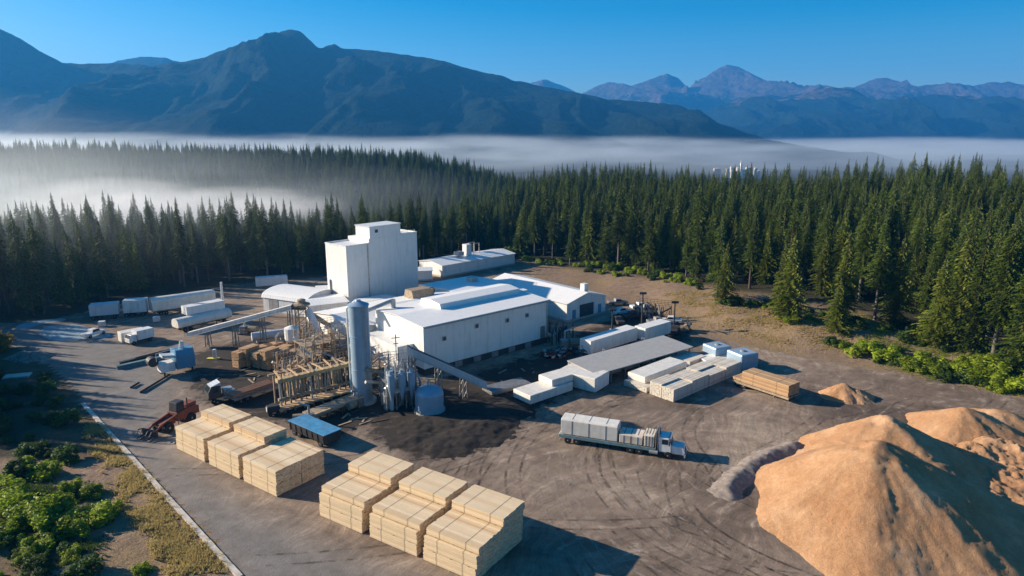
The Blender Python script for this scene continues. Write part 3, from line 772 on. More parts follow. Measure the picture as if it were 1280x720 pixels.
heap('sawdust_pile', [(43.2,75.6,8.9,1.03),(51.5,88.5,6.7,1.),(48,83,5.4,.9)], 24, 84, 52, 106, .3, 'sawdust',
     'huge orange sawdust heap in the right foreground with a shaded right flank', 'sawdust pile', .085, 1., .66, [(42.4,76.2,.8,1.0),(41.2,77.6,.8,.4),(50.6,88.2,1.2,.6),(44.2,73.0,.5,.3)], ridge=.8, stretch=(1.4,1.3))
x, y = P(1212, 556); heap('sawdust_pile', [(68.7,97,4.1,.85),(75,98.5,3.2,.7)], x-16, x+24, y-14, y+12, .35, 'sawdust',
     'long orange sawdust heap behind the huge one, cut by the right edge', 'sawdust pile', .1, 4., stretch=(1.4,1.1))
x, y = P(1236, 566); heap('sawdust_pile', [(x,y,2.2,.8),(x+2,y-1,1.8,.8),(x-2.4,y-.6,1.8,.8),(x+5,y-3,1.5,.6),(x+2,y-7,.9,.15),(x+9,y-7,.9,.15),(x-2,y-10,.9,.15),(x+4,y-14,.9,.15)], x-13, x+18, y-20, y+7, .25, 'sawdust',
     'low lumpy sawdust heap in the dip between the two large sawdust heaps', 'sawdust pile', .4, 7.)
x, y = P(1058, 495); heap('sawdust_pile', [(x-.6,y,2.2,1.),(x+1.2,y-.6,1.6,.9)], x-6, x+7, y-5, y+5, .2, 'sawdust',
     'small pointed sawdust heap on the gravel beside the brown lumber trailer', 'sawdust pile', .14, 9.)
bm_ = [P(*q) for q in [(992,560),(965,570),(940,584),(920,600),(906,618)]]
cx_, cy_ = np.mean([p[0] for p in bm_]), np.mean([p[1] for p in bm_])
pk = []
for (a, b) in zip(bm_[:-1], bm_[1:]):
    for t in np.linspace(0, 1, 9)[:-1]: pk.append((a[0]+(b[0]-a[0])*t, a[1]+(b[1]-a[1])*t, 1.0+random.uniform(-.06,.06), 1.))
heap('earth_berm', pk, cx_-12, cx_+12, cy_-13, cy_+13, .22, 'berm_dirt', 'low curved berm of grey earth at the left foot of the huge sawdust heap', 'berm', .14, 12., ridge=0)
hb = []
for (px, py, h) in [(520,548,.45),(545,556,.5),(575,548,.7),(600,535,.8),(560,530,.6),(615,520,.7),(590,512,.6),(530,530,.5),(640,512,.5)]:
    x, y = P(px, py); hb.append((x, y, h, .22))
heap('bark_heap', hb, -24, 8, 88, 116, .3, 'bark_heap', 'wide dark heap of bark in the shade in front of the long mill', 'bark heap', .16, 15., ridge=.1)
x, y = P(42, 447); heap('earth_mound', [(x,y,1.5,.8),(x-3,y+1,1.2,.8)], x-8, x+7, y-5, y+6, .3, 'berm_dirt', 'small sunlit mound of earth beside the entrance road at the left edge', 'mound', .3, 18., ridge=0)

# ------------------------------------------------------------------ buildings
mA, mB_ = (-16.5, 122.2), (7.7, 143.3)
MR = math.atan2(mB_[1]-mA[1], mB_[0]-mA[0])
def mill_pt(x, y): c_, s_ = math.cos(MR), math.sin(MR); return (mA[0]+c_*x-s_*y, mA[1]+s_*x+c_*y)
def gable_building(name, label, loc, rz, L, W, h, rise, wall='white_cladding', roof='white_roof', over=.35, axis='x', plinth=.5, arch=False, group=None):
    t = thing(name, label, 'building', loc, rz, group)
    part('plinth', MB().bx(-.06, L+.06, -.06, W+.06, -.3, plinth), 'concrete', t)
    if arch:
        prof = [(W/2-W/2*math.cos(a), h+rise*math.sin(a)) for a in np.linspace(0, math.pi, 15)]
    else: prof = [(0, h), (W/2, h+rise), (W, h)]
    wp = [(0, plinth)]+prof+[(W, plinth)]
    w = MB()
    if axis == 'x': w.prism(wp[::-1], 0, L)
    part('wall', w, wall, t)
    r_ = MB(); e = .12
    for (p, q) in zip(prof[:-1], prof[1:]):
        d = Vector((q[0]-p[0], q[1]-p[1])).normalized(); nrm = Vector((-d.y, d.x))
        ext = over if p[0] < 1e-6 else 0; ext2 = over if q[0] > W-1e-6 else 0
        a = Vector(p)-d*ext+nrm*.01; b_ = Vector(q)+d*(ext2+.02)+nrm*.01
        r_.prism([tuple(a), tuple(b_), tuple(b_+nrm*e), tuple(a+nrm*e)][::-1], -over, L+over)
    part('roof', r_, roof, t)
    return t
# long mill
mill = gable_building('mill_building', 'large white flat-sided mill hall nearest the camera, beside the round silo', (mA[0], mA[1], 0), MR, 32.1, 17.6, 9.6, .45, plinth=1.3)
part('roof_monitor', MB().prism([(7.,9.9),(14.6,9.9),(14.2,11.1),(10.8,11.5),(7.4,11.1)], 9, 30.5), 'white_roof', mill)
for (x, z) in [(4.6,6.5),(12.5,7.5),(20.5,7.2),(26.,7.3)]:
    vt = part('vent', MB().bx(x-.45, x+.45, -.22, -.004, z-.45, z+.45), 'galvanised', mill)
    part('louvre', MB().bx(x-.33, x+.33, -.245, -.222, z-.33, z+.33), 'window_dark', vt)
part('door', MB().bx(30, 31.4, -.08, -.003, 1.3, 4.0), 'grey_steel', mill)
part('corner_flashing', MB().bx(-.07, .25, -.07, -.02, 1.3, 9.5), 'white_paint', mill)
part('downpipe', MB().tube((31.8,-.15,1.3), (31.8,-.15,9.5), .1), 'galvanised', mill)
part('gutter', MB().tube((-.3,-.48,9.45), (32.4,-.48,9.45), .13, n=8), 'galvanised', mill)
part('wall_extension', MB().bx(-3.6, -.02, 3.5, 15.5, -.2, 5.6), 'white_cladding', mill)
[c_.data.materials.__setitem__(0, M['dark_steel']) for c_ in mill.children if c_.name.startswith('plinth')]  # plinth recoloured near-black to paint the shade of the undercroft
for i in range(6): part('loading_door', MB().bx(2.5+i*4.6, 4.3+i*4.6, -.12, -.065, .1, 1.2), 'grey_steel', mill)
dsk = part('duct', MB().tube((3,15.5,9.8),(3,15.5,11.6),.55).tube((3,15.5,11.4),(-3.5,17,9.5),.4), 'galvanised', mill)
# low hall behind the mill
x, y = mill_pt(-5, 18.3)
hall = gable_building('link_hall', 'low wide white hall between the tower and the long mill', (x, y, 0), MR, 31, 17, 6.2, 1.2)
hp = part('hopper', MB().prism([(9.,7.3),(13,7.3),(12.4,9.2),(9.6,9.2)], 20.5, 25.5).box((26.2,11,8.0),(1.4,2,1.6)), 'weathered_wood', hall)
part('hopper_mouth', MB().tube((25.6,11,8.2),(27.3,11,8.0),.75,.9,12), 'dark_steel', hp)
part('duct', MB().tube((2,1.5,5.8),(2,1.5,10.4),.75,n=16).lathe([(1.0,0),(1.0,.5),(.3,.9)],16,(2,1.5,10.4)).tube((2,1.5,9.4),(3.6,3.5,7.6),.5), 'white_paint', hall)
# right hall, end wall towards the yard
hx, hy = 13.2, 159.5
ax = math.atan2(.754, -.657)
t = gable_building('gabled_hall', 'white gabled hall right of the long mill, its end wall towards the yard', (hx+10.6, hy+9.2, 0), ax, 31, 14, 4.6, 1.7)
part('door', MB().bx(-.08, -.004, 4.5, 9.5, .5, 3.6), 'window_dark', t)
for y_ in (2.2, 11.5): part('door', MB().bx(-.08, -.004, y_-.6, y_+.6, .5, 2.7), 'blue_steel', t)
part('roof_turret', MB().bx(2.4, 3.8, 4, 5.4, 5.2, 7.8), 'white_paint', t)
x, y = mill_pt(27, 19)
t = gable_building('white_annex', 'flat white annex squeezed between the low hall and the gabled hall', (x, y, 0), MR, 16, 22, 6.8, .6)
part('roof_unit', MB().bx(10, 12, 14, 16.4, 7.2, 8.4), 'galvanised', t)
# far hall
loc, rz, L = span((553,347), (640,331))
t = gable_building('far_hall', 'long low white hall farthest back, next to the forest', loc, rz, 32, 12, 3.8, .9)
part('chimney', MB().bx(14, 16.2, 4.5, 6.7, 4.6, 8.4), 'white_paint', t)
part('stair_frame', MB().bar((17.5,5,4.8),(17.5,5,8.4),.2).bar((20,5,4.8),(20,5,8.4),.2).bar((17.5,5,8.3),(20.2,5,8.3),.2).bar((17.5,7.5,8.3),(20,7.5,8.3),.2).bar((17.5,7.5,4.8),(17.5,7.5,8.4),.2).bar((20,7.5,4.8),(20,7.5,8.4),.2), 'galvanised', t)
part('roof_unit', MB().box((11.5,5.5,5.7),(2.4,2.4,1.2)), 'galvanised', t)
loc, rz, L = span((512,352), (560,350))
t = gable_building('lean_to_shed', 'low pale shed at the left end of the far white hall', loc, rz, 7, 6, 3.2, .4)
# tower
T0 = P(437, 393); TR = math.atan2(17.3, 15.3)
t = thing('tower_building', 'tall windowless white tower block with a stepped penthouse', 'building', (T0[0], T0[1], 0), TR)
part('plinth', MB().bx(-.08, 23.1, -.08, 9.1, -.3, .6), 'concrete', t)
w = MB().bx(0, 7, 0, 9, .6, 17.2); w.bx(7.003, 23, 0.02, 9, .6, 18.4); part('wall', w, 'tower_cladding', t, .05)
part('penthouse', MB().bx(7.4, 17.4, .03, 6, 18.41, 21.4), 'tower_cladding', t, .05)
part('parapet', MB().bx(-.08, 7, -.08, .2, 17.2, 17.5).bx(-.08, .2, .2, 9.08, 17.2, 17.5).bx(17.45, 23.08, -.06, .2, 18.4, 18.7).bx(22.8, 23.08, .2, 9, 18.4, 18.7).bx(.2, 7, 8.8, 9.08, 17.2, 17.5), 'white_paint', t)
part('penthouse_roof', MB().bx(7.2, 17.6, -.15, 6.2, 21.4, 21.55), 'white_paint', t)
part('downpipe', MB().tube((6.4,-.15,.6),(6.4,-.15,17.2),.14), 'galvanised', t)
part('downpipe', MB().tube((-.15,7.5,.6),(-.15,7.5,8),.2), 'grey_steel', t)
part('door', MB().bx(2, 3.4, -.06, -.004, .1, 2.6), 'grey_steel', t)
part('window', MB().box((9.5,-.001,20.2),(.9,.08,.8)), 'window_dark', t)
part('rooftop_rail', MB().bar((18,.5,19.3),(22.6,.5,19.3),.06).bar((18,.5,18.4),(18,.5,19.3),.06).bar((20.3,.5,18.4),(20.3,.5,19.3),.06).bar((22.6,.5,18.4),(22.6,.5,19.3),.06), 'galvanised', t)
# sheds left of the tower
loc, rz, L = span((330,390), (384,398))
t = gable_building('round_roof_shed', 'white shed with a rounded roof left of the tower, behind the transfer tower', loc, rz, L, 11, 4.2, 1.6, arch=True)
part('door', MB().bx(2, 5, -.08, -.004, .5, 3.6), 'galvanised', t)
loc, rz, L = span((388,406), (436,400))
t = gable_building('flat_shed', 'pale flat-roofed shed at the foot of the tower', loc, rz, L, 9, 4.6, .35)
part('door', MB().bx(4, 6.6, -.08, -.004, .5, 3.4), 'window_dark', t)
loc, rz, L = span((396,377), (416,376))
gable_building('small_shed', 'tiny pale shed half hidden left of the tower', loc, rz, 5, 5, 3.2, .4)
loc, rz, L = span((470,404), (500,395))
t = gable_building('flat_shed', 'low white shed between the round silo and the tower', (loc[0], loc[1], 0), MR, 8, 9, 4.2, .3)

# silo
x, y = P(454, 502)
t = thing('round_silo', 'tall round pale steel silo at the left corner of the long mill', 'silo', (x, y, 0))
part('base', MB().lathe([(2.3,-.2),(2.3,.5),(2.1,.5)], 24), 'concrete', t)
part('shell', MB().lathe([(1.65,.5),(1.65,6.0),(1.70,6.02),(1.70,6.14),(1.65,6.16),(1.65,11.8),(1.70,11.82),(1.70,11.94),(1.65,11.96),(1.65,17.0)], 36), 'silo_steel', t, smooth=True)
part('cap', MB().lathe([(1.75,17.0),(1.75,17.2),(.5,17.75),(.4,18.0),(0.05,18.0)], 36), 'silo_steel', t)
lad = MB(); 
for sx in (-.22, .22): lad.bar((1.24+sx*.7,-1.29+sx*.7,.6),(1.24+sx*.7,-1.29+sx*.7,17.3),.06)
for i in range(40): lad.bar((1.085,-1.444,.9+i*.41),(1.395,-1.136,.9+i*.41),.04)
part('ladder', lad, 'galvanised', t)
part('pipe', MB().tube((-2.0,.2,.5),(-2.0,.2,16.4),.16).tube((-2.0,.2,16.4),(-.4,.1,17.9),.16), 'white_paint', t)

# dome tank
x, y = P(537, 513)
t = thing('dome_tank', 'squat pale tank with a domed top below the dark inclined conveyor', 'tank', (x, y, 0))
part('base', MB().lathe([(2.6,-.2),(2.6,.35),(2.4,.35)], 24), 'concrete', t)
part('shell', MB().lathe([(2.35,.35),(2.35,3.0)]+[(2.35*math.cos(a), 3.0+1.5*math.sin(a)) for a in np.linspace(.15, 1.5, 8)], 32), 'silo_steel', t, smooth=True)
part('vent', MB().tube((0,0,4.4),(0,0,5.3),.3,.22), 'galvanised', t)

def wheel_mesh():
    m1 = MB().lathe([(.38,-.15),(.5,-.14),(.52,-.08),(.52,.08),(.5,.14),(.38,.15)], 20).mesh('tyre', 'rubber')
    m2 = MB().lathe([(.36,-.12),(.38,-.1),(.38,.1),(.3,.11),(.12,.05),(.1,.15),(.02,.16)], 16).mesh('rim', 'galvanised')
    return m1, m2
TY, RI = wheel_mesh()
def wheel(parent, x, y, r=.52, side=-1, w=1.):
    o = link('wheel', TY, parent, (x, y, r)); s = r/.52; o.scale = (s, s, s*w); o.rotation_euler = (R(90) if side < 0 else R(-90), 0, 0)
    i = link('rim', RI, o); return o

def truss_leg(mb, x, y, z, w=.9):
    for a in (-w/2, w/2): mb.bar((x+a, y, 0), (x+a*.6, y, z), .14)
    k = int(z/1.4)
    for i in range(k): mb.bar((x-w/2, y, z*i/k), (x+w/2, y, z*(i+1)/k), .07)
def conveyor(name, label, a, b, w, hgt, side_mat, top_mat, legs=3, cat='conveyor'):
    A, B = Vector(a), Vector(b); rz = math.atan2(B.y-A.y, B.x-A.x); L = math.hypot(B.x-A.x, B.y-A.y); z0, z1 = A.z, B.z
    t = thing(name, label, cat, (A.x, A.y, 0), rz)
    part('gallery', _gal(L, z0, z1, w, hgt, 0), side_mat, t)
    part('cover', _gal(L, z0+hgt+.005, z1+hgt+.005, w+.2, .1, 0), top_mat, t)
    part('walkway', _gal(L, z0+.1, z1+.1, .7, .07, -w/2-.4), 'galvanised', t)
    rl = MB()
    for zz in (.6, 1.1): rl.bar((0,-w/2-.75,z0+zz),(L,-w/2-.75,z1+zz),.05)
    k = max(4, int(L/1.8))
    for i in range(k+1): f = i/k; rl.bar((L*f,-w/2-.75,z0+(z1-z0)*f),(L*f,-w/2-.75,z0+(z1-z0)*f+1.1),.05)
    part('handrail', rl, 'galvanised', t)
    for i in range(legs):
        f = (i+.7)/legs if z1 > z0 else (i+.1)/legs; z = z0+(z1-z0)*f
        if z < 1.2: continue
        m_ = MB(); truss_leg(m_, L*f, -w/2+.1, z); truss_leg(m_, L*f, w/2-.1, z); part('trestle', m_, 'grey_steel', t)
    return t
def _gal(L, z0, z1, w, h, yo):
    m_ = MB(); vs = []
    for (x, z) in ((0, z0), (L, z1)):
        vs += [(x, yo-w/2, z), (x, yo+w/2, z), (x, yo+w/2, z+h), (x, yo-w/2, z+h)]
    return m_.add(vs, [(0,1,2,3),(7,6,5,4),(0,4,5,1),(1,5,6,2),(2,6,7,3),(3,7,4,0)])
b0 = P(237, 432); tt = P(379, 436)
c1 = conveyor('long_conveyor', 'long pale conveyor rising from the blue chipper to the transfer tower', (b0[0], b0[1], 2.0), (tt[0]-.5, tt[1], 9.0), 1.2, .9, 'white_paint', 'white_paint', 4)
bb = P(606, 494); tp = P(512, 514)
conveyor('dark_conveyor', 'pale-sided inclined conveyor descending from the dust collector past the mill wall', (tp[0], tp[1]+1.5, 9.2), (bb[0], bb[1]+1, .9), 1.6, 1.5, 'pale_steel', 'dark_steel', 3)

# transfer tower
t = thing('transfer_tower', 'slim weathered transfer tower with a mushroom-shaped head at the top of the pale conveyor', 'tower', (tt[0]+.3, tt[1], 0))
fr = MB()
for sx in (-1.1, 1.1):
    for sy in (-1.1, 1.1): fr.bar((sx, sy, 0), (sx, sy, 9), .2)
for k in range(5):
    z0, z1 = k*1.8, (k+1)*1.8
    for s in (-1.1, 1.1):
        fr.bar((-1.1, s, z0), (1.1, s, z1), .1); fr.bar((s, -1.1, z0), (s, 1.1, z1), .1); fr.bar((-1.1, s, z1), (1.1, s, z1), .12); fr.bar((s,-1.1,z1),(s,1.1,z1),.12)
part('frame', fr, 'weathered_wood', t)
part('head', MB().lathe([(.7,8.6),(1.1,9.3),(1.75,9.6),(1.8,9.9),(.9,10.2),(.85,10.8),(.3,11.0)], 14), 'weathered_wood', t)
part('chute', MB().tube((1.2,0,8.6),(4.4,-1.5,3.2),.8,.55,12), 'white_paint', t)
part('chute', MB().tube((.6,.6,8.2),(5.6,1.5,4.4),.6,.5,12), 'weathered_wood', t)
part('drive_housing', MB().box((-1.2,-.4,9.4),(1.3,1.6,1.1)), 'dark_steel', t, .08)
part('hopper', MB().lathe([(.4,1.2),(1.5,3.0),(1.5,5.4),(.3,5.9)], 14, (-1.6,-2.6,0)), 'white_paint', t)
for a in (0, 2.1, 4.2): part('leg', MB().bar((-1.6+1.2*math.cos(a),-2.6+1.2*math.sin(a),0),(-1.6+1.2*math.cos(a),-2.6+1.2*math.sin(a),3),.14), 'grey_steel', t)

# pipe and scaffold tangle
def tangle(name, label, cat, a, b, depth, h, seed, mats, nposts=7, ducts=8, levels=3):
    r = random.Random(seed); loc, rz, L = span(a, b); t = thing(name, label, cat, loc, rz)
    for i in range(nposts):
        x = L*i/(nposts-1)
        for y_ in (0, depth): part('post', MB().bar((x, y_, 0), (x, y_, h*r.uniform(.75, 1.05)), .2), mats[0], t)
    for k in range(levels):
        z = h*(k+1)/levels*.92
        part('deck', MB().bx(-.3, L+.3, -.3, depth+.3, z, z+.1), mats[1], t) if k < levels-1 else None
        m_ = MB()
        for y_ in (-.3, depth+.3):
            m_.bar((-.3, y_, z+.6), (L+.3, y_, z+.6), .06); m_.bar((-.3, y_, z+1.1), (L+.3, y_, z+1.1), .06)
            for i in range(nposts*2): m_.bar((L*i/(nposts*2-1), y_, z), (L*i/(nposts*2-1), y_, z+1.1), .05)
        part('handrail', m_, mats[2], t)
    m_ = MB()
    for i in range(nposts-1):
        x0, x1 = L*i/(nposts-1), L*(i+1)/(nposts-1)
        for y_ in (0, depth):
            for k in range(levels):
                z0, z1 = h*k/levels*.92, h*(k+1)/levels*.92
                m_.bar((x0, y_, z0), (x1, y_, z1), .09) if (i+k) % 2 else m_.bar((x1, y_, z0), (x0, y_, z1), .09)
    part('bracing', m_, mats[0], t)
    for i in range(ducts):
        x, y_ = r.uniform(0, L), r.uniform(-.2, depth); z = r.uniform(h*.3, h*.8); rr = r.uniform(.15, .42); x2 = x+r.uniform(-3, 3)
        m_ = MB().tube((x, y_, 0), (x, y_, z), rr).tube((x, y_, z-.1), (x2, y_+r.uniform(-1,1), z+r.uniform(.5, 2)), rr*.9)
        part('duct', m_, r.choice(mats[3:]), t)
    return t
tangle('scaffold', 'tangle of pale scaffold and chutes between the transfer tower and the round silo', 'scaffold', (384,462), (436,450), 5, 7.5, 3, ['weathered_wood','weathered_wood','galvanised','white_paint','weathered_wood','galvanised','tan_timber'], 6, 12)
tg = tangle('dust_collector', 'cluster of upright grey ducts and cyclones right of the round silo', 'dust collector', (484,514), (520,508), 4.2, 8.2, 5, ['galvanised','grey_steel','galvanised','silo_steel','galvanised','weathered_wood','pale_steel'], 4, 12)
for (x, y_) in ((.6,-1.1),(2.3,-1.3),(4.,-1.)):
    part('cyclone', MB().lathe([(.15,2.2),(.65,4.6),(.65,6.6),(.4,6.7),(.35,7.3)], 14, (x, y_, 0)), 'silo_steel', tg)
part('mast', MB().bar((2.4,2,8),(2.4,2,12.4),.12).bar((1.7,2,11.8),(3.1,2,11.8),.1).bar((2,2,10.8),(2.8,2,10.8),.1), 'dark_steel', tg)
tangle('machine_frame', 'low tangle of rusty brown frames between the timber rack and the round silo', 'machine frame', (432,482), (486,470), 4, 4.2, 8, ['weathered_wood','tan_timber','weathered_wood','tan_timber','weathered_wood','bark'], 6, 9, 2)

# timber rack (row of hanging posts under a yellow beam)
loc, rz, L = span((351,514), (441,490))
t = thing('timber_rack', 'long timber rack with a yellow top beam and a curtain of pale posts', 'rack', loc, rz)
part('top_beam', MB().bx(-.3, L+.3, -.5, .7, 5.0, 5.6), 'yellow_wood', t, .05)
part('rear_beam', MB().bx(-.3, L+.3, 3.5, 3.9, 5.1, 5.4), 'weathered_wood', t)
for i in range(9): part('cross_plank', MB().bar((L*(i+random.random())/9, -.6, 5.68), (L*(i+random.random())/9, 4.2, 5.5+random.random()*.2), .3, .12), random.choice(['weathered_wood','tan_timber']), t)
part('middle_beam', MB().bx(-.3, L+.3, -.45, .1, 1.9, 2.3), 'weathered_wood', t)
part('lower_deck', MB().bx(-.8, L+1.2, -1.6, 1.0, .7, .95), 'tan_timber', t)
for i in range(44):
    x = L*(i+.3)/44+random.uniform(-.15,.15); zt = random.uniform(1.4, 2.6) if i % 3 else 0.
    part('post', MB().bar((x+random.uniform(-.2,.2), random.uniform(-.3,.2), zt), (x, random.uniform(-.2,.2), 5.05), random.uniform(.1,.3)), random.choice(['weathered_wood','tan_timber','galvanised','bark','weathered_wood']), t)
for i in range(10):
    x = L*(i+.5)/10; part('leg', MB().bar((x, 3.8, 0), (x, 3.8, 5.4), .24), 'weathered_wood', t)
for i in range(8):
    x = L*(i+.2)/8; part('leg', MB().bar((x, -1.2, 0), (x, -1.2, .75), .22), 'weathered_wood', t)
loc, rz, L = span((392,530), (455,508))
t = thing('log_deck', 'low sloping log deck of dusty planks in front of the timber rack', 'log deck', loc, rz)
part('deck', _gal(L, .9, 1.3, 3.2, .25, 1.6), 'weathered_wood', t)
for i in range(8): part('leg', MB().bar((L*i/7, .2, 0), (L*i/7, .2, 1.0+.4*i/7), .2), 'dark_steel', t); part('leg', MB().bar((L*i/7, 3, 0), (L*i/7, 3, 1.0+.4*i/7), .2), 'dark_steel', t)
part('chain_guard', _gal(L, 1.15, 1.55, .25, .35, .1), 'tan_timber', t)

def make_unit(label):
    t = thing('process_unit', label, 'machine', (0,0,0), 0)
    part('skid', MB().bx(-2,2,-1,1,0,.3), 'dark_steel', t); part('motor_box', MB().bx(-1.8,-.4,-.8,.7,.3,1.9), 'grey_steel', t, .06)
    part('drum', MB().tube((0,0,1.3),(1.9,0,1.3),.75,n=14), 'weathered_wood', t); part('stack', MB().tube((-1,0,1.9),(-1,0,3.6),.2).tube((-1,0,3.5),(.8,0,4.2),.17), 'galvanised', t)
    part('rail', MB().bar((-2,-1,1.3),(2,-1,1.3),.06).bar((-2,-1,.3),(-2,-1,1.3),.06).bar((0,-1,.3),(0,-1,1.3),.06).bar((2,-1,.3),(2,-1,1.3),.06), 'tan_timber', t)
    return t
un = make_unit('process unit'); ulab = ['under the scaffold left end','under the scaffold middle','behind the timber rack left end','behind the timber rack middle','left of the round silo foot','right of the dust collector','between the flat shed and the scaffold','behind the brown timber bundles','in front of the gabled hall','right of the pickups','beside the log deck','under the pale conveyor middle']
for i, (px, py) in enumerate([(384,470),(410,466),(372,496),(398,490),(444,512),(524,500),(400,440),(350,440),(712,436),(858,414),(380,530),(312,418)]):
    x, y = P(px, py); lb = 'weathered machine unit with a drum and bent stack, '+ulab[i]
    o = un if i == 0 else copy_tree(un)
    o.location = (x, y, 0); o.rotation_euler.z = random.uniform(0, 6.28); o['label'] = lb; q_ = random.uniform(.8, 1.25); o.scale = (q_, q_, q_)
tangle('machine_frame', 'rusty pipe frame standing behind the timber rack', 'machine frame', (356,486), (402,474), 3.5, 5.2, 15, ['weathered_wood','tan_timber','galvanised','tan_timber','white_paint','weathered_wood'], 6, 10, 2)
tangle('machine_frame', 'small grey pipe frame between the dust collector and the mill wall', 'machine frame', (492,500), (520,486), 3, 5.5, 16, ['grey_steel','galvanised','galvanised','silo_steel','galvanised'], 4, 8, 2)
tangle('machine_frame', 'dark pipe frame beside the parked pickups below the dry slope', 'machine frame', (796,398), (836,402), 3, 3.6, 17, ['dark_steel','grey_steel','dark_steel','dark_steel','galvanised'], 5, 8, 1)
tangle('machine_frame', 'dark machine frame at the corner between the long mill and the gabled hall', 'machine frame', (690,432), (716,424), 3, 4.0, 18, ['dark_steel','grey_steel','grey_steel','dark_steel','galvanised'], 4, 6, 1)
# blue machine at the foot of the conveyor
loc, rz, L = span((207,472), (234,466))
t = thing('chipper', 'blue and white chipper machine at the foot of the long pale conveyor', 'chipper', loc, rz)
part('body', MB().prism([(0,1.0),(3.4,1.0),(3.4,4.6),(.6,4.6),(0,3.6)][::-1], 2.2, 5.6), 'blue_steel', t, .06)
part('infeed', _gal(4.2, 3.6, 3.0, 2., .5, 1.6), 'pale_steel', t)
part('engine_cover', MB().bx(-.6, 2.0, .2, 2.6, .9, 2.6), 'white_paint', t, .1)
part('hood', MB().tube((3.8,1.6,4.5),(3.9,1.6,6.0),.5,.35), 'pale_steel', t)
part('rail', MB().bar((-1.2,0,4.9),(5.6,0,5.6),.08).bar((-1.2,0,3.4),(-1.2,0,4.9),.08).bar((2.2,0,4.2),(2.2,0,5.2),.08).bar((5.6,0,4.6),(5.6,0,5.6),.08), 'pale_steel', t)
part('drum', MB().tube((-1.4,1.5,2.9),(-1.4,3.2,2.9),.9,n=16), 'dark_steel', t)
for x in (0, 5): 
    for y_ in (.4, 3): part('leg', MB().bar((x, y_, 0), (x, y_, 1.5), .3), 'dark_steel', t)
for i, ((a, b), mt, lab) in enumerate([(((146,462),(204,449)), 'teal_paint', 'long teal steel beam lying on the tarmac in front of the chipper'),
        (((150,457),(206,443)), 'dark_steel', 'long black beam lying behind the teal one beside the chipper'),
        (((170,452),(214,440)), 'dark_steel', 'shorter black beam lying behind two others beside the chipper')]):
    loc, rz, L = span(a, b); o = link('steel_beam', MB().bx(0, L, -.4, .4, .02, .2).bx(0, L, -.08, .08, .2, .6).bx(0, L, -.4, .4, .6, .75).mesh('steel_beam', mt), None, loc, rz); tag(o, lab, 'beam')
for (a, b, lab) in [((176,492),(212,470),'dark bar standing in for a shadow line on the open tarmac at the left'), ((164,486),(174,480),'short dark bar standing in for a shadow line beside the longer one')]:
    loc, rz, L = span(a, b); tag(link('shadow_bar', MB().tube((0,0,.25),(L,0,.28),.22,.18,8).mesh('shadow_bar', 'bark'), None, loc, rz), lab, 'pole')  # dark bars laid where only shadow lines fall on the tarmac
# small post with yellow foot
x, y = P(269, 449); t = thing('marker_post', 'pale marker post on a yellow foot standing alone on the gravel', 'post', (x, y, 0))
part('foot', MB().bx(-1.6, .8, -.5, .5, .02, .25), 'yellow_paint', t); part('pole', MB().bx(-.3, .3, -.3, .3, .25, 2.1), 'white_paint', t, .05)

# ------------------------------------------------------------------ trailers and tanks at the left
def box_trailer(name, label, a, b, W, h, rounded, mat, cat='trailer', group=None, z0=1.1):
    loc, rz, L = span(a, b); t = thing(name, label, cat, loc, rz, group)
    if rounded: prof = [(0,z0+.3),(W*.12,z0),(W*.88,z0),(W,z0+.3)]+[(W/2+W/2*math.cos(q), h-W*.32+W*.32*math.sin(q)) for q in np.linspace(0, math.pi, 10)]
    else: prof = [(0,z0),(W,z0),(W,h),(0,h)]
    part('body', MB().prism(prof, 0, L), mat, t, .04)
    part('chassis', MB().bx(.3, L-.3, W*.3, W*.7, z0-.35, z0-.01), 'dark_steel', t)
    rb = MB()
    for i in range(1, int(L/1.6)): rb.bx(i*1.6-.04, i*1.6+.04, -.03, -.002, z0+.35, h-W*.34 if rounded else h-.1)
    part('rib', rb, mat, t)
    for x in (L*.12, L*.12+1.25, L*.85):
        for s, y_ in ((-1, .2), (1, W-.2)): wheel(t, x, y_, .52, s)
    part('landing_leg', MB().bx(L*.7, L*.7+.2, .3, .5, 0, z0), 'dark_steel', t)
    return t
box_trailer('tank_trailer', 'longest pale tank trailer parked in front of the forest, left of the slim white mast', (192,396), (271,384), 3.4, 4.6, True, 'white_wrap')
box_trailer('box_trailer', 'short pale box trailer touching the left end of the longest tank trailer', (155,397), (184,395), 3., 4.2, False, 'white_paint')
box_trailer('box_trailer', 'bluish low box trailer leftmost of the parked row', (113,401), (149,398), 3., 3.8, False, 'pale_steel')
box_trailer('tank_trailer', 'white tank trailer lower and nearer than the others, carrying a white box', (224,417), (291,402), 3.3, 3.2, True, 'white_wrap')
loc, rz, L = span((236,411), (283,401)); 
o = link('white_container', MB().bx(0, L, .2, 2.9, 0, 1.9).mesh('white_container', 'white_cladding'), None, (loc[0], loc[1], 3.2), rz); tag(o, 'white box container resting on top of the nearer tank trailer', 'container')
x, y = P(280, 392); t = thing('slim_mast', 'slim white exhaust mast standing behind the stacked tank and container', 'mast', (x, y, 0))
part('pole', MB().tube((0,0,0),(0,0,8.2),.42,.25,12), 'white_paint', t); part('bracket', MB().bar((0,0,6.3),(-2.2,0,6.5),.12).bar((-2.2,0,6.5),(-2.3,0,5.2),.1), 'galvanised', t); part('base', MB().bx(-1.,1.,-1.,1.,0,1.2), 'white_paint', t)
loc, rz, L = span((320,359), (360,356)); t = thing('container', 'bluish container far back against the forest, above the round-roofed shed', 'container', loc, rz)
part('body', MB().bx(0, L, 0, 2.8, .15, 2.7), 'pale_steel', t, .04); part('door', MB().bx(-.05, -.003, .2, 2.6, .25, 2.6), 'galvanised', t)
loc, rz, L = span((316,431), (362,425)); t = thing('lying_tank', 'pale blue cylindrical tank lying behind the brown timber bundles', 'tank', loc, rz)
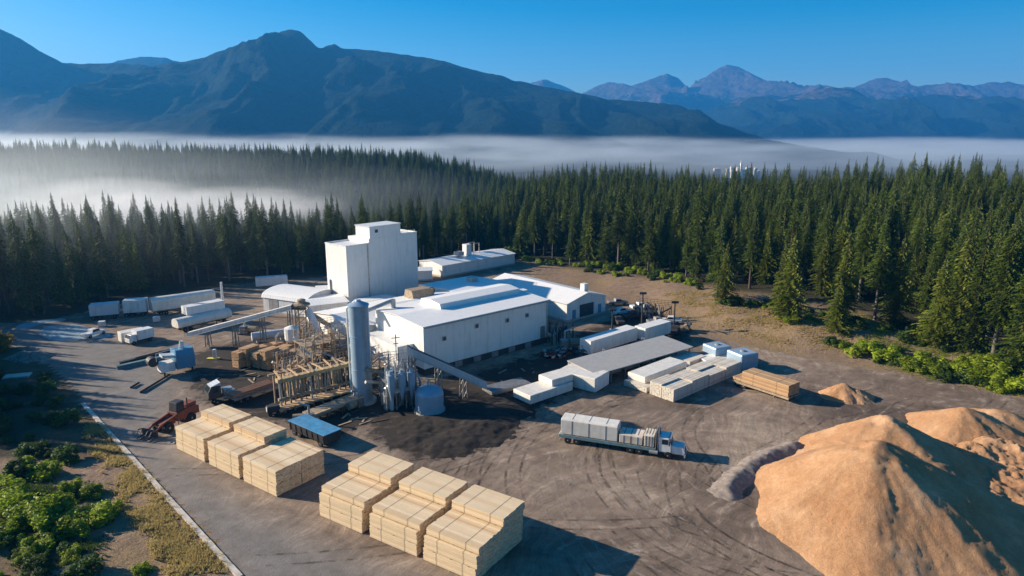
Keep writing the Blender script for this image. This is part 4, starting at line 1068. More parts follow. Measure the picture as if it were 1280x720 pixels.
part('shell', MB().tube((0,1,1.5),(L,1,1.5),.95,n=20), 'pale_steel', t, smooth=True)
for x in (.15, .8): part('saddle', MB().bx(L*x-.2, L*x+.2, .2, 1.8, 0, .9), 'concrete', t)
for (px, py, lab) in [(196,402,'small white tote box on the ground in front of the longest tank trailer'), (128,408,'small grey tote box beside the leftmost low trailer')]:
    x, y = P(px, py); t = thing('tote_box', lab, 'box', (x, y, 0), .3); part('body', MB().bx(-.7,.7,-.6,.6,.12,1.3), 'white_paint', t, .05); part('pallet', MB().bx(-.75,.75,-.65,.65,0,.12), 'weathered_wood', t)

# ------------------------------------------------------------------ cars, forklifts
def make_pickup(label, paint='white_paint', name='pickup_truck', cat='pickup truck', group=None):
    t = thing(name, label, cat, (0,0,0), 0, group)
    part('body', MB().prism([(-2.6,.45),(2.6,.45),(2.65,.95),(1.1,1.12),(-2.6,1.1)], -.92, .92), paint, t, .06)
    t.children[0].data.transform(Matrix.Rotation(R(-90), 4, 'Z'))
    c_ = part('cab', MB().prism([(-.9,1.1),(1.15,1.1),(.6,1.75),(-.75,1.78)], -.8, .8), paint, t, .05); c_.data.transform(Matrix.Rotation(R(-90), 4, 'Z'))
    w_ = part('window', MB().prism([(-.8,1.2),(.98,1.2),(.55,1.68),(-.7,1.7)], -.815, .815), 'glass_dark', t); w_.data.transform(Matrix.Rotation(R(-90), 4, 'Z'))
    part('windscreen', MB().bar((1.13,0,1.16),(.66,0,1.7),1.4,.03), 'glass_dark', t)
    for s in (-1, 1): part('headlight', MB().box((2.66,s*.65,.78),(.06,.3,.16)), 'white_paint', t)
    for x in (-1.6, 1.65):
        for s in (-1, 1): wheel(t, x, s*.85, .4, s, .8)
    return t
def make_forklift(label, paint='dark_steel', group=None):
    t = thing('forklift', label, 'forklift', (0,0,0), 0, group)
    part('body', MB().bx(-1.3, .9, -.65, .65, .4, 1.25), paint, t, .08)
    part('counterweight', MB().bx(-1.6, -1.25, -.62, .62, .35, 1.4), 'dark_steel', t, .08)
    g = MB()
    for x in (-.9, .8):
        for y_ in (-.55, .55): g.bar((x, y_, 1.2), (x*.8, y_, 2.3), .08)
    g.bx(-.8, .75, -.6, .6, 2.3, 2.38); part('roll_cage', g, 'dark_steel', t)
    part('seat', MB().bx(-.6,-.1,-.3,.3,1.25,1.4).bx(-.7,-.58,-.3,.3,1.4,1.9), 'rubber', t)
    part('mast', MB().bar((1.1,-.4,.2),(1.1,-.4,3.),.1).bar((1.1,.4,.2),(1.1,.4,3.),.1).bar((1.1,-.4,2.9),(1.1,.4,2.9),.1), 'grey_steel', t)
    for s in (-.3,.3): part('fork', MB().bx(1.15, 2.3, s-.06, s+.06, .1, .16), 'grey_steel', t)
    for x in (-.9, .7):
        for s in (-1, 1): wheel(t, x, s*.62, .36, s, .8)
    return t
p1 = make_pickup('white pickup parked nearest the gabled hall'); 
p2 = make_pickup('dark grey pickup parked between white ones', 'dark_steel')
p3 = make_pickup('grey pickup', 'grey_steel')
def place(src, px, py, ang, label, first=False):
    x, y = P(px, py)
    if first: src.location = (x, y, 0); src.rotation_euler.z = ang; src['label'] = label; return src
    return copy_tree(src, (x, y, 0), ang, label)
place(p1, 776, 393, .5, 'white pickup nearest to the right corner of the gabled hall', True)
place(p2, 790, 398, .5, 'black pickup beside the white one behind the box trailers', True)
place(p3, 822, 405, .2, 'grey pickup parked at the foot of the dry slope', True)
place(p1, 800, 386, .3, 'white pickup farthest back, near the brown bank')
place(p2, 772, 404, 1.8, 'black pickup squeezed behind the longer box trailer')
place(p3, 772, 381, .2, 'grey pickup in the shade behind the gabled hall corner')
place(p1, 838, 404, 2.9, 'white pickup at the right end of the vehicle cluster')
place(p2, 843, 416, 1.2, 'black pickup at the far end of the long grey shed')
place(p1, 118, 420, 1.2, 'small white pickup beside the puddle at the left')
fk = make_forklift('dark forklift'); place(fk, 798, 440, .5, 'dark forklift in front of the gap between the two box trailers', True)
place(fk, 748, 455, .4, 'dark forklift at the left front of the longer box trailer')
place(fk, 770, 450, 3.0, 'dark forklift facing left in front of the longer box trailer')
place(fk, 728, 452, 1.9, 'dark forklift under the corner of the gabled hall')
for (px, py, h, lab) in [(802,408,8,'taller dark mast among the parked pickups'), (842,412,6.5,'shorter dark mast near the end of the long grey shed'), (765,414,5,'short pale post at the gabled hall corner')]:
    x, y = P(px, py); t = thing('lamp_mast', lab, 'mast', (x, y, 0)); part('pole', MB().tube((0,0,0),(0,0,h),.22,.14), 'dark_steel', t); part('head', MB().box((0,0,h+.1),(1.6,.5,.5)), 'dark_steel', t); part('base', MB().bx(-.5,.5,-.5,.5,0,.5), 'concrete', t)
box_trailer('box_trailer', 'longer bluish-white box trailer right of the gabled hall', (738,450), (796,431), 3., 3.9, False, 'white_cladding')
box_trailer('box_trailer', 'shorter bluish-white box trailer next to the long grey shed', (806,432), (838,422), 3., 3.8, False, 'white_cladding')
# scrap between
for (px, py, s, sd, lab) in [(812,396,1.3,1,'jumbled scrap metal heap behind the pickups'), (690,445,1.2,2,'scrap metal heap in the shade at the right end of the long mill'), (706,440,1.0,3,'smaller scrap heap under the gabled hall end wall')]:
    r = random.Random(sd); x, y = P(px, py); t = thing('scrap_heap', lab, 'scrap heap', (x, y, 0)); t.scale = (s, s, s)
    for mt in ('galvanised', 'dark_steel', 'rust_red'):
        m_ = MB().box((0,0,.12),(3.6,3.4,.2),sd)
        for k in range(16): 
            a, d = r.uniform(0, 6.28), r.uniform(0, 2.2); m_.box((math.cos(a)*d, math.sin(a)*d, r.uniform(.15, 1.1)*(1-d/3)), (r.uniform(.2,1.6), r.uniform(.1,.6), r.uniform(.1,.4)), r.uniform(0,3), r.uniform(-.5,.5), r.uniform(-.5,.5))
        part('scrap_metal', m_, mt, t)

# ------------------------------------------------------------------ lumber
def pack_mesh(L, W, h, seed, bh=.13, bw=.36, mat='fresh_lumber'):
    r = random.Random(seed); m_ = MB(); nl = max(1, int(round(h/bh))); nw = max(1, int(round(W/bw)))
    for k in range(nl):
        oy = r.uniform(-.015, .015)
        for i in range(nw):
            if not (k in (0, nl-1) or i in (0, nw-1)): 
                if r.random() < .0: continue
            a = r.uniform(-.06, .06); b_ = r.uniform(-.06, .06)
            m_.bx(a, L+b_, i*W/nw+oy+.008, (i+1)*W/nw+oy-.008, .1+k*h/nl+.006, .1+(k+1)*h/nl-.010)
    return m_.mesh('boards', mat)
def bearer_mesh(L, W, n=3):
    m_ = MB()
    for i in range(n): x = L*(i+.5)/n; m_.bx(x-.06, x+.06, 0.02, W-.02, 0, .1)
    return m_.mesh('bearer', 'weathered_wood')
def strap_mesh(L, W, h):
    m_ = MB()
    for x in (L*.25, L*.75):
        m_.bx(x-.013, x+.013, -.022, -.012, .1, h+.1); m_.bx(x-.013, x+.013, W+.012, W+.022, .1, h+.1); m_.bx(x-.013, x+.013, -.022, W+.022, h+.106, h+.114)
    return m_.mesh('strap', 'dark_steel')
PM = {}
def pack(L, W, h, loc, rz, label, mat='fresh_lumber', group=None, name='lumber_bundle', strap=True):
    key = (round(L,1), round(W,1), round(h,2), mat, random.choice((0, 1)))
    if key not in PM: PM[key] = (pack_mesh(L, W, h, hash(key[:3]) % 99+key[4], mat=mat), bearer_mesh(L, W), strap_mesh(L, W, h))
    t = thing(name, label, 'lumber bundle', loc, rz, group)
    a, b_, c_ = PM[key]; link('boards', a, t); link('bearer', b_, t)
    if strap: link('strap', c_, t)
    return t
def lumber_row(a, rz, spans, front, back, dF, dB, rowname, shift=0.):
    """a: world start; spans: (x0, length); front/back: heights of the tiers"""
    c_, s_ = math.cos(rz), math.sin(rz)
    pos = ['left-hand', 'middle', 'right-hand']
    for i, (x0, L) in enumerate(spans):
        z = 0
        for k, h in enumerate(front(i)):
            j = .35 if k >= 2 else 0; jx = .12*k+random.uniform(-.06,.06)
            X, Y = x0+jx, j+random.uniform(-.04,.04)
            w = 'top' if k == len(front(i))-1 else ['bottom', 'second'][min(k,1)]
            pack(L-.1, dF-j, h, (a[0]+c_*X-s_*Y, a[1]+s_*X+c_*Y, z), rz+random.uniform(-.004,.004), '%s lumber bundle in front, %s stack of %s' % (w, pos[i], rowname)); z += h+.1
        z = 0
        for k, h in enumerate(back(i)):
            X, Y = x0+.1*k+random.uniform(-.08,.08), dF+.08+random.uniform(-.03,.03)
            w = 'top' if k == len(back(i))-1 else ['bottom', 'second', 'third'][min(k,2)]
            pack(L-.1, dB, h, (a[0]+c_*X-s_*Y, a[1]+s_*X+c_*Y, z), rz+random.uniform(-.004,.004), '%s lumber bundle at the rear, %s stack of %s' % (w, pos[i], rowname)); z += h+.1
r2 = math.atan2(-12.8, 19.2)
lumber_row((-23.1, 73.9), math.atan2(-4.2-4.2, 6+7), [(0,7.1),(8.3,7.0),(16.2,7.0)], lambda i: [1.42,1.42,.78], lambda i: [1.42,1.42,.78,.98], 4.6, 4.3, 'the nearest lumber row')
lumber_row((-48.8, 91.7), math.atan2(78.1-91.7, -29.6+48.8), [(0,7.3),(8.4,7.2),(16.5,7.0)], lambda i: [1.6,1.75], lambda i: [1.6,1.75,.9] if i < 2 else [1.6,1.75], 3.9, 3.6, 'the lumber row beside the red loader')
# brown timber bundles beyond
pxs = [(299,462),(310,460),(322,462),(334,464),(346,461)]
for i, (px, py) in enumerate(pxs):
    x, y = P(px, py)
    for k in range(2): pack(3.4, 2.0, 1.55+.3*(i % 2), (x+random.uniform(-.2,.2), y+random.uniform(-.3,.3), k*(1.65+.3*(i % 2))), R(58)+random.uniform(-.08,.08), '%s brown timber bundle, %s from the left before the lying tank' % (['lower','upper'][k], ['first','second','third','fourth','fifth'][i]), 'brown_lumber')
for i, (px, py) in enumerate([(318,452),(334,449),(352,452),(364,460)]):
    x, y = P(px, py); pack(3.6, 2.2, 2.2, (x, y+1.5, 0), R(40)+i*.2, 'single brown timber bundle, %s of those behind the tall brown row' % ['first','second','third','fourth'][i], 'brown_lumber')

# stacks to the right
def on_(loc, rz, x, y, z): c_, s_ = math.cos(rz), math.sin(rz); return (loc[0]+c_*x-s_*y, loc[1]+s_*x+c_*y, z)
def wrapped(name, label, a, b, c_, h, z0=0, mat='white_wrap', wood=None, cat='wrapped bundle', bearers=True, bottom=.15):
    loc, rz, L = span(a, b); B = P(*b); Cc = P(*c_) ; W = max(1.2, abs((Cc[0]-B[0])*-math.sin(rz)+(Cc[1]-B[1])*math.cos(rz)))
    t = thing(name, label, cat, (loc[0], loc[1], z0), rz)
    if wood: link('boards', pack_mesh(L, W, h-.1, 5, .17, .42, wood), t)
    else: part('wrapping', MB().bx(0, L, 0, W, bottom, h), mat, t, .12)
    if bearers: link('bearer', bearer_mesh(L, W, max(3, int(L/2))), t)
    return t, loc, rz, L, W
# white container
t, loc, rz, L, W = wrapped('white_container', 'white container standing alone left of the lumber stacks, behind the loaded lorry', (696,480), (743.7,492), (763.6,482), 2.7, cat='container', bottom=.12)
part('door', MB().bx(L+.002, L+.05, .15, W-.15, .3, 2.5), 'white_cladding', t)
# long shed
A3, B3 = P(760, 464, 2.5), P(864, 434, 2.5)
rz = math.atan2(B3[1]-A3[1], B3[0]-A3[0]); L = math.hypot(B3[0]-A3[0], B3[1]-A3[1])
t = thing('long_open_shed', 'long low open shed with a plain grey roof', 'shed', (A3[0], A3[1], 0), rz)
part('roof', MB().prism([(-.3,2.5),(7.6,3.0),(7.6,3.14),(-.3,2.64)][::-1], -3.2, L+.3), 'grey_roof', t)
for i in range(8):
    for y_ in (.1, 7.1): part('post', MB().bx(-2.8+i*(L+2.4)/7, -2.6+i*(L+2.4)/7, y_, y_+.2, 0, 2.5+y_*.06), 'grey_steel', t)
part('rear_wall', MB().bx(-3.1, L, 7.35, 7.45, 0, 2.92), 'grey_roof', t)
for i in range(5):
    X = -2+i*(L+1)/5.; c_, s_ = math.cos(rz), math.sin(rz)
    pack(4., 2.4, 1.5, (A3[0]+c_*X-s_*3.2, A3[1]+s_*X+c_*3.2, 0), rz, 'pale lumber bundle in the shade under the long grey shed, %s from its near end' % ['first','second','third','fourth','fifth'][i], 'pale_lumber')
wrapped('wrapped_bundle', 'long white wrapped bundle lying on the gravel left of the white container', (663,507), (716,489), (692,481), 1.7)
wrapped('wrapped_bundle', 'short white wrapped bundle on top of the long one left of the white container', (690,495), (716,487), (694,481), 1.2, 1.7, bearers=False, bottom=.02)
wrapped('timber_sheet_stack', 'dark flat stack of sheets in the shade beyond the wrapped bundles', (615,496), (664,484), (646,478), .9, mat='grey_steel', cat='stack')
A5, B5, C5 = P(841,503.5), P(926,467), P(898,458)
r5 = math.atan2(B5[1]-A5[1], B5[0]-A5[0]); L5 = math.hypot(B5[0]-A5[0], B5[1]-A5[1]); W5 = abs((C5[0]-B5[0])*-math.sin(r5)+(C5[1]-B5[1])*math.cos(r5))
for i_, nm_ in enumerate(['nearest', 'second', 'third', 'farthest']):
    for j_ in range(2):
        q5 = on_((A5[0], A5[1], 0), r5, i_*L5/4+.1, j_*W5/2, 0)
        pack(L5/4-.25, W5/2-.12, 2.2+(.0, .25, -.1, .15)[(i_+j_) % 4], q5, r5+random.uniform(-.01,.01), '%s pale lumber bundle on the %s side of the long double row facing the lorry' % (nm_, ['near','far'][j_]), 'pale_lumber')
wrapped('lumber_stack', 'lower pale lumber stack just left of the long double row, carrying a cream pack', (808,492), (872,466), (846,457), 1.1, wood='pale_lumber', cat='lumber stack')
wrapped('wrapped_bundle', 'cream wrapped pack on top of the lower pale lumber stack', (806,487), (858,466), (838,459), 1.2, 1.1, mat='white_wrap', bearers=False, bottom=.02)
wrapped('lumber_stack', 'pale lumber stack far behind, between the grey shed and the long double row', (862,462), (882,454), (860,448), 1.6, wood='pale_lumber', cat='lumber stack')
wrapped('wrapped_bundle', 'white wrapped bundle lying left of the two pale tanks', (843,457), (868,451), (846,446), 1.5)
wrapped('wrapped_bundle', 'white wrapped bundle touching the foot of the right pale tank', (884,461), (918,455), (900,449), 1.5)
for (px, py, r_, h, lab) in [(897,451,2.05,3.1,'left one of the two pale boxy tanks beside the road'), (929,461,2.15,3.3,'right one of the two pale boxy tanks beside the road')]:
    x, y = P(px, py); t = thing('storage_tank', lab, 'tank', (x, y+1, 0), R(25))
    part('shell', MB().bx(-r_, r_, -r_, r_, .15, h), 'silo_steel', t, .3)
    part('lid', MB().lathe([(.5,0),(.5,.15),(.35,.25)], 12, (0,0,h)), 'galvanised', t)
    part('rib', MB().bx(-r_-.03, r_+.03, -r_-.03, r_+.03, h*.5-.06, h*.5+.06), 'galvanised', t)
    part('pallet', MB().bx(-r_, r_, -r_, r_, 0, .148), 'concrete', t)

# ------------------------------------------------------------------ flatbeds
def flatbed(label, loc, rz, L, W=2.6, z=1.15, mat='teal_paint', name='flatbed_trailer', axles=(1.2,2.5), front=True):
    t = thing(name, label, 'trailer', loc, rz)
    part('deck', MB().bx(0, L, 0, W, z, z+.14), 'weathered_wood', t)
    part('side_rail', MB().bx(-.05, L+.05, -.07, -.004, z-.2, z+.16), mat, t); part('side_rail', MB().bx(-.05, L+.05, W+.004, W+.07, z-.2, z+.16), mat, t)
    part('chassis', MB().bx(.2, L-.2, W*.3, W*.38, z-.5, z-.003).bx(.2, L-.2, W*.62, W*.7, z-.5, z-.003), 'dark_steel', t)
    for x in axles:
        part('axle', MB().tube((x,.2,.52),(x,W-.2,.52),.08), 'dark_steel', t)
        for s, y_ in ((-1,.15),(1,W-.15)): wheel(t, x, y_, .52, s)
    if front: part('landing_leg', MB().bx(L*.72, L*.72+.15, .5, .65, 0, z-.1).bx(L*.72, L*.72+.15, W-.65, W-.5, 0, z-.1), 'grey_steel', t)
    return t
def on(loc, rz, x, y, z): c_, s_ = math.cos(rz), math.sin(rz); return (loc[0]+c_*x-s_*y, loc[1]+s_*x+c_*y, z)
# loaded lorry in the middle
loc, rz, L = span((699,553), (846,576)); LT = L
t = thing('lumber_lorry', 'grey flatbed lorry in the open middle of the yard, loaded with white wrapped lumber', 'lorry', loc, rz)
z = 1.2
part('deck', MB().bx(0, L-3.0, 0, 2.7, z, z+.14), 'weathered_wood', t)
for y0_ in (-.08, 2.704): part('side_rail', MB().bx(-.05, L-3.0, y0_, y0_+.076, z-.28, z+.18), 'teal_paint', t)
part('chassis', MB().bx(.2, L-1, .8, 1.0, z-.5, z-.003).bx(.2, L-1, 1.7, 1.9, z-.5, z-.003), 'dark_steel', t)
part('headboard', MB().bx(L-3.1, L-3.0, .05, 2.65, z+.15, z+2.6), 'galvanised', t)
part('tail_board', MB().bx(-.12, -.06, 0, 2.7, z-.3, z+.16), 'white_paint', t)
for x in (1.3, 2.6, L-6.6, L-5.3, L-1.3):
    for s, y_ in ((-1,.12),(1,2.58)): wheel(t, x, y_, .54, s)
for x in (1.95, L-5.95): part('mudguard', MB().bx(x-1.3, x+1.3, -.06, .45, 1.1, 1.16), 'dark_steel', t)
cb = part('cab', MB().prism([(0,0),(1,0),(1,1),(0,1)], 0, 1), 'galvanised', t)
def yz(prof, y0, y1):  # side profile in x,z extruded in y
    m_ = MB(); n_ = len(prof); vs = [(x, y0, z_) for x, z_ in prof]+[(x, y1, z_) for x, z_ in prof]
    m_.add(vs, [tuple(range(n_)), tuple(range(2*n_-1, n_-1, -1))]+[(i, i+n_, (i+1) % n_+n_, (i+1) % n_) for i in range(n_)]); return m_
cb.data = yz([(L-2.6,.9),(L-.9,.9),(L-.9,2.0),(L-1.25,3.05),(L-2.6,3.1)], .15, 2.55).mesh('cab', 'white_paint')
cb.modifiers.new('bevel', 'BEVEL').width = .07
part('bonnet', yz([(L-.89,.75),(L+.9,.75),(L+.95,1.6),(L+.75,1.85),(L-.89,2.0)], .35, 2.35), 'white_paint', t, .08)
part('windscreen', MB().bar((L-.86,1.35,2.04),(L-1.2,1.35,2.98),2.1,.04), 'glass_dark', t)
for y_ in (.13, 2.53): part('side_window', MB().bx(L-2.2, L-1.35, y_, y_+.04, 2.1, 2.85), 'glass_dark', t)
part('bumper', MB().bx(L+.92, L+1.12, .2, 2.5, .45, .85), 'galvanised', t, .04)
for y_ in (.55, 2.15): part('headlight', MB().bx(L+.93, L+1.0, y_-.2, y_+.2, 1.05, 1.3), 'white_paint', t)
part('grille', MB().bx(L+.94, L+.98, .85, 1.85, .95, 1.6), 'dark_steel', t)
for y_ in (-.12, 2.82): part('mirror', MB().bx(L-1.2, L-1.05, y_-.12, y_+.12, 2.1, 2.7), 'dark_steel', t)
for y_ in (.3, 2.4): part('exhaust', MB().tube((L-2.75, y_, 1), (L-2.75, y_, 3.7), .1), 'galvanised', t)
part('fuel_tank', MB().tube((L-3.9,.1,.8),(L-2.7,.1,.8),.33,n=14), 'galvanised', t)
part('visor', MB().bx(L-1.35, L-.95, .2, 2.5, 3.0, 3.07), 'galvanised', t)
for (x0, x1, h, lab) in [(.2, 8.6, 2.5, 'longest wrapped lumber bundle, on the rear of the lorry in the middle of the yard'), (8.9, 12.2, 1.5, 'middle wrapped lumber bundle on the lorry in the middle of the yard'), (12.45, LT-3.3, 1.9, 'wrapped lumber bundle right behind the cab of the lorry in the middle of the yard')]:
    q = on(loc, rz, x0, .1, z+.14); w_ = thing('wrapped_bundle', lab, 'wrapped bundle', q, rz); Lb = x1-x0
    part('wrapping', MB().prism([(0,.1),(2.5,.1),(2.5,h-.25),(2.3,h),(.2,h),(0,h-.25)], 0, Lb), 'white_wrap' if x0 < 1 else 'tan_wrap', w_, .05)
    link('bearer', bearer_mesh(Lb, 2.5, 3), w_)
    for f in (.2, .5, .8): part('strap', MB().bx(Lb*f-.04, Lb*f+.04, -.02, -.005, .05, h-.2).bx(Lb*f-.04, Lb*f+.04, .2, 2.3, h+.003, h+.015), 'dark_steel', w_)
# brown lumber trailer
loc, rz, L = span((914,481), (985,505))
flatbed('low flatbed trailer carrying brown lumber beside the small sawdust heap', loc, rz, L, 3.6, .9, 'weathered_wood')
for i, (x0, l_) in enumerate([(2.0, L-2.0)]):
    for k in range(2):
        pack(l_-.2, 1.65, 2.0, on(loc, rz, x0, .1+k*1.75, 1.05), rz, '%s brown lumber bundle on the low trailer beside the small sawdust heap' % ['near', 'rear'][k], 'brown_lumber')
pack(2.2, 2.6, .5, on(loc, rz, 0.05, .3, 1.05), rz, 'thin brown lumber bundle on the left end of the low trailer', 'brown_lumber')

# red logs trailer
loc, rz, L = span((294,508), (347,489))
flatbed('dark flatbed trailer carrying reddish logs behind the first lumber row', loc, rz, L, 3., 1.1, 'grey_steel')
for i in range(9):
    q = on(loc, rz, .1, .25+.31*i, 1.25+.17)
    o = link('log', MB().tube((random.uniform(0,.3),0,0),(L-random.uniform(.1,.6),0,0),.125,.11,10).mesh('log', 'red_logs'), None, q, rz+random.uniform(-.006,.006))
    tag(o, 'reddish log laid side by side with others on the dark flatbed trailer', 'log', 'logs on the dark flatbed trailer')
for i in range(7):
    q = on(loc, rz, .2, .45+.31*i, 1.25+.45)
    o = link('log', MB().tube((random.uniform(0,.3),0,0),(L-random.uniform(.3,.9),0,0),.12,.10,10).mesh('log', 'red_logs'), None, q, rz+random.uniform(-.01,.01))
    tag(o, 'reddish log laid side by side with others on the dark flatbed trailer', 'log', 'logs on the dark flatbed trailer')
# tractor unit left of it
loc, rz, L = span((262,507), (292,500))
t = thing('tractor_unit', 'dark lorry tractor with pale engine cover at the left end of the red log trailer', 'lorry', loc, rz)
part('chassis', MB().bx(0, 5.4, .7, 1.9, .7, 1.0), 'dark_steel', t)
part('cab', yz([(.0,1.0),(2.1,1.0),(2.1,3.0),(.5,3.05),(0,2.2)], 0, 2.5), 'dark_steel', t, .08)
part('windscreen', MB().bar((-.02,1.25,2.2),(.46,1.25,2.98),2.1,.04), 'glass_dark', t)
part('side_window', MB().bx(.7, 1.6, -.03, .0-.004, 2.0, 2.7), 'glass_dark', t)
part('roof_fairing', yz([(.5,3.08),(2.1,3.08),(2.1,3.6)], .2, 2.3), 'pale_steel', t)
part('engine_cover', MB().bx(2.6, 4.2, .5, 2.0, 1.0, 2.1).tube((3,.4,1.4),(4.4,.2,1.8),.3), 'galvanised', t, .08)
part('fuel_tank', MB().tube((2.3,.1,.8),(3.6,.1,.8),.34,n=12), 'galvanised', t)
for x in (.8, 3.6, 4.8):
    for s, y_ in ((-1,.1),(1,2.4)): wheel(t, x, y_, .52, s)
# red wheel loader
A4, B4 = P(203, 546), P(258, 520)
rz = math.atan2(B4[1]-A4[1], B4[0]-A4[0])
t = thing('wheel_loader', 'rusty red log loader with black grapple left of the first lumber row', 'wheel loader', (A4[0], A4[1], 0), rz)
part('rear_body', yz([(3.2,1.1),(7.4,1.1),(7.4,2.3),(6.2,2.7),(3.2,2.5)], .2, 2.4), 'rust_red', t, .1)
part('front_frame', yz([(.6,.9),(3.1,.9),(3.1,1.9),(.6,1.5)], .6, 2.0), 'rust_red', t, .06)
cbn = part('cab', yz([(3.3,2.45),(4.9,2.45),(4.9,4.0),(3.5,4.0)], .5, 2.1), 'dark_steel', t, .06)
part('window', yz([(3.45,2.8),(4.75,2.8),(4.75,3.8),(3.6,3.8)], .47, 2.13), 'glass_dark', cbn)
part('engine_hood', MB().bx(5.2, 7.2, .5, 2.1, 2.5, 3.1), 'rust_red', t, .1)
part('exhaust', MB().tube((5.6,.7,3.1),(5.6,.7,4.1),.1), 'dark_steel', t)
for y_ in (.5, 2.1): part('lift_arm', MB().bar((3.2,y_,2.1),(.2,y_,1.5),.22,.35).bar((.2,y_,1.5),(-.9,y_,.8),.2,.3), 'rust_red', t)
gp = part('grapple', MB().bx(-1.1,-.8,-.2,2.8,.35,1.3), 'dark_steel', t)
for y_ in (-.1,.7,1.9,2.6): part('tine', MB().bar((-.9,y_,.4),(-2.3,y_,.2),.12,.16).bar((-.9,y_,1.3),(-1.8,y_,1.5),.12,.14).bar((-1.8,y_,1.5),(-2.3,y_,.9),.1), 'dark_steel', gp)
for x in (1.4, 5.6):
    for s, y_ in ((-1,.2),(1,2.4)): wheel(t, x, y_, .85, s, 1.3)
part('ladder', MB().bar((3.2,.1,.6),(3.2,.3,2.4),.06).bar((3.8,.1,.6),(3.8,.3,2.4),.06).bar((3.2,.15,1.),(3.8,.15,1.),.05).bar((3.2,.2,1.5),(3.8,.2,1.5),.05), 'dark_steel', t)
# low dark trailer with blue cover
loc, rz, L = span((362,542), (406,562)); Wc = 3.0
t = thing('covered_skip', 'dark skip trailer under a flat blue cover, right of the first lumber row', 'skip', loc, rz)
part('body', MB().prism([(.1,.7),(Wc-.1,.7),(Wc,2.1),(0,2.1)], 0, L), 'dark_steel', t, .04)
part('cover', MB().bx(-.12, L+.12, -.12, Wc+.12, 2.11, 2.2), 'blue_tarp', t, .03)
rb = MB()
for i in range(7): rb.bx(.3+i*(L-.6)/6-.06, .3+i*(L-.6)/6+.06, -.06, .02, .7, 2.05)
part('rib', rb, 'dark_steel', t)
for x in (1.1, 2.3, L-1.2):
    for s, y_ in ((-1,.2),(1,Wc-.2)): wheel(t, x, y_, .48, s)
x, y = P(342, 518); t = thing('compressor', 'small dark compressor behind the middle of the first lumber row', 'compressor', (x, y, 0), .5)
part('body', MB().bx(-1,1,-.6,.6,.5,1.6), 'dark_steel', t, .1); part('side_panel', MB().bx(-1.04,-1.003,-.4,.4,.7,1.4), 'white_paint', t)
for x_ in (-.6,.6):
    for s in (-1,1): wheel(t, x_, s*.6, .32, s)
# white farm-like lorry at the left
loc, rz, L = span((163,433), (191,426))
t = thing('white_lorry', 'small white box lorry standing alone near the puddles', 'lorry', loc, rz)
part('box_body', MB().bx(1.7, 5.4, 0, 2.3, .9, 2.9), 'white_paint', t, .05)
part('cab', yz([(0,.6),(1.6,.6),(1.6,2.3),(.45,2.3),(0,1.5)], .1, 2.2), 'white_paint', t, .08)
part('windscreen', MB().bar((.03,1.15,1.55),(.42,1.15,2.22),1.9,.04), 'glass_dark', t)
part('chassis', MB().bx(.2, 5.3, .7, 1.6, .5, .85), 'dark_steel', t)
for x in (.9, 4.4):
    for s, y_ in ((-1,.15),(1,2.15)): wheel(t, x, y_, .45, s)
loc, rz, L = span((148,426), (160,434)); 
t = thing('pale_crate', 'pale crate leaning beside the small white box lorry', 'crate', loc, rz); part('body', MB().bx(0,2.6,0,5.,.1,2.2), 'white_wrap', t, .06); part('pallet', MB().bx(0,2.6,0,5.,0,.098), 'weathered_wood', t)
x, y = P(22, 472); o = link('concrete_slab', MB().box((0,0,.25),(4.2,2.2,.5),.3).mesh('concrete_slab', 'kerb_concrete'), None, (x, y, 0)); tag(o, 'pale concrete slab lying in the shade left of the entrance road', 'slab')
# small offcuts and stones in the yard
for i in range(26):
    px, py = random.choice([(random.uniform(250,340), random.uniform(455,480)), (random.uniform(620,700), random.uniform(455,500)), (random.uniform(430,500), random.uniform(515,530))])
    x, y = P(px, py); o = link('plank_offcut', MB().box((0,0,.07),(random.uniform(1,3),.25,.1)).mesh('plank_offcut', random.choice(['tan_timber','weathered_wood','bark'])), None, (x, y, .02), random.uniform(0,3.1))
    tag(o, 'loose plank offcut lying flat on the yard gravel', 'offcut', 'loose offcuts on the gravel')

# ------------------------------------------------------------------ distant town
t = thing('distant_plant', 'cluster of tiny white buildings far beyond the forest at the edge of the fog', 'building', (0, 0, 0))
Yd = 1450.; r = random.Random(5)
gx = lambda px: (px-640)/F*(Yd*cP)
t.location = (gx(930), Yd, -56); t.scale = (.95, .95, 1.)
part('tower', MB().bx(-1.5, 2, 0, 6, 0, 37).bx(-.8, .8, 2, 4, 37, 43), 'white_paint', t)
for i in range(16):
    x = (i-8)*6.4+r.uniform(-2,2)+4; h = 25+r.uniform(-3, 4)-abs(i-8)*.4; y_ = r.uniform(0, 40)
    part('wall', MB().prism([(y_,0),(y_+9,0),(y_+9,h),(y_+4.5,h+2),(y_,h)], x-3, x+3.), 'concrete', t)

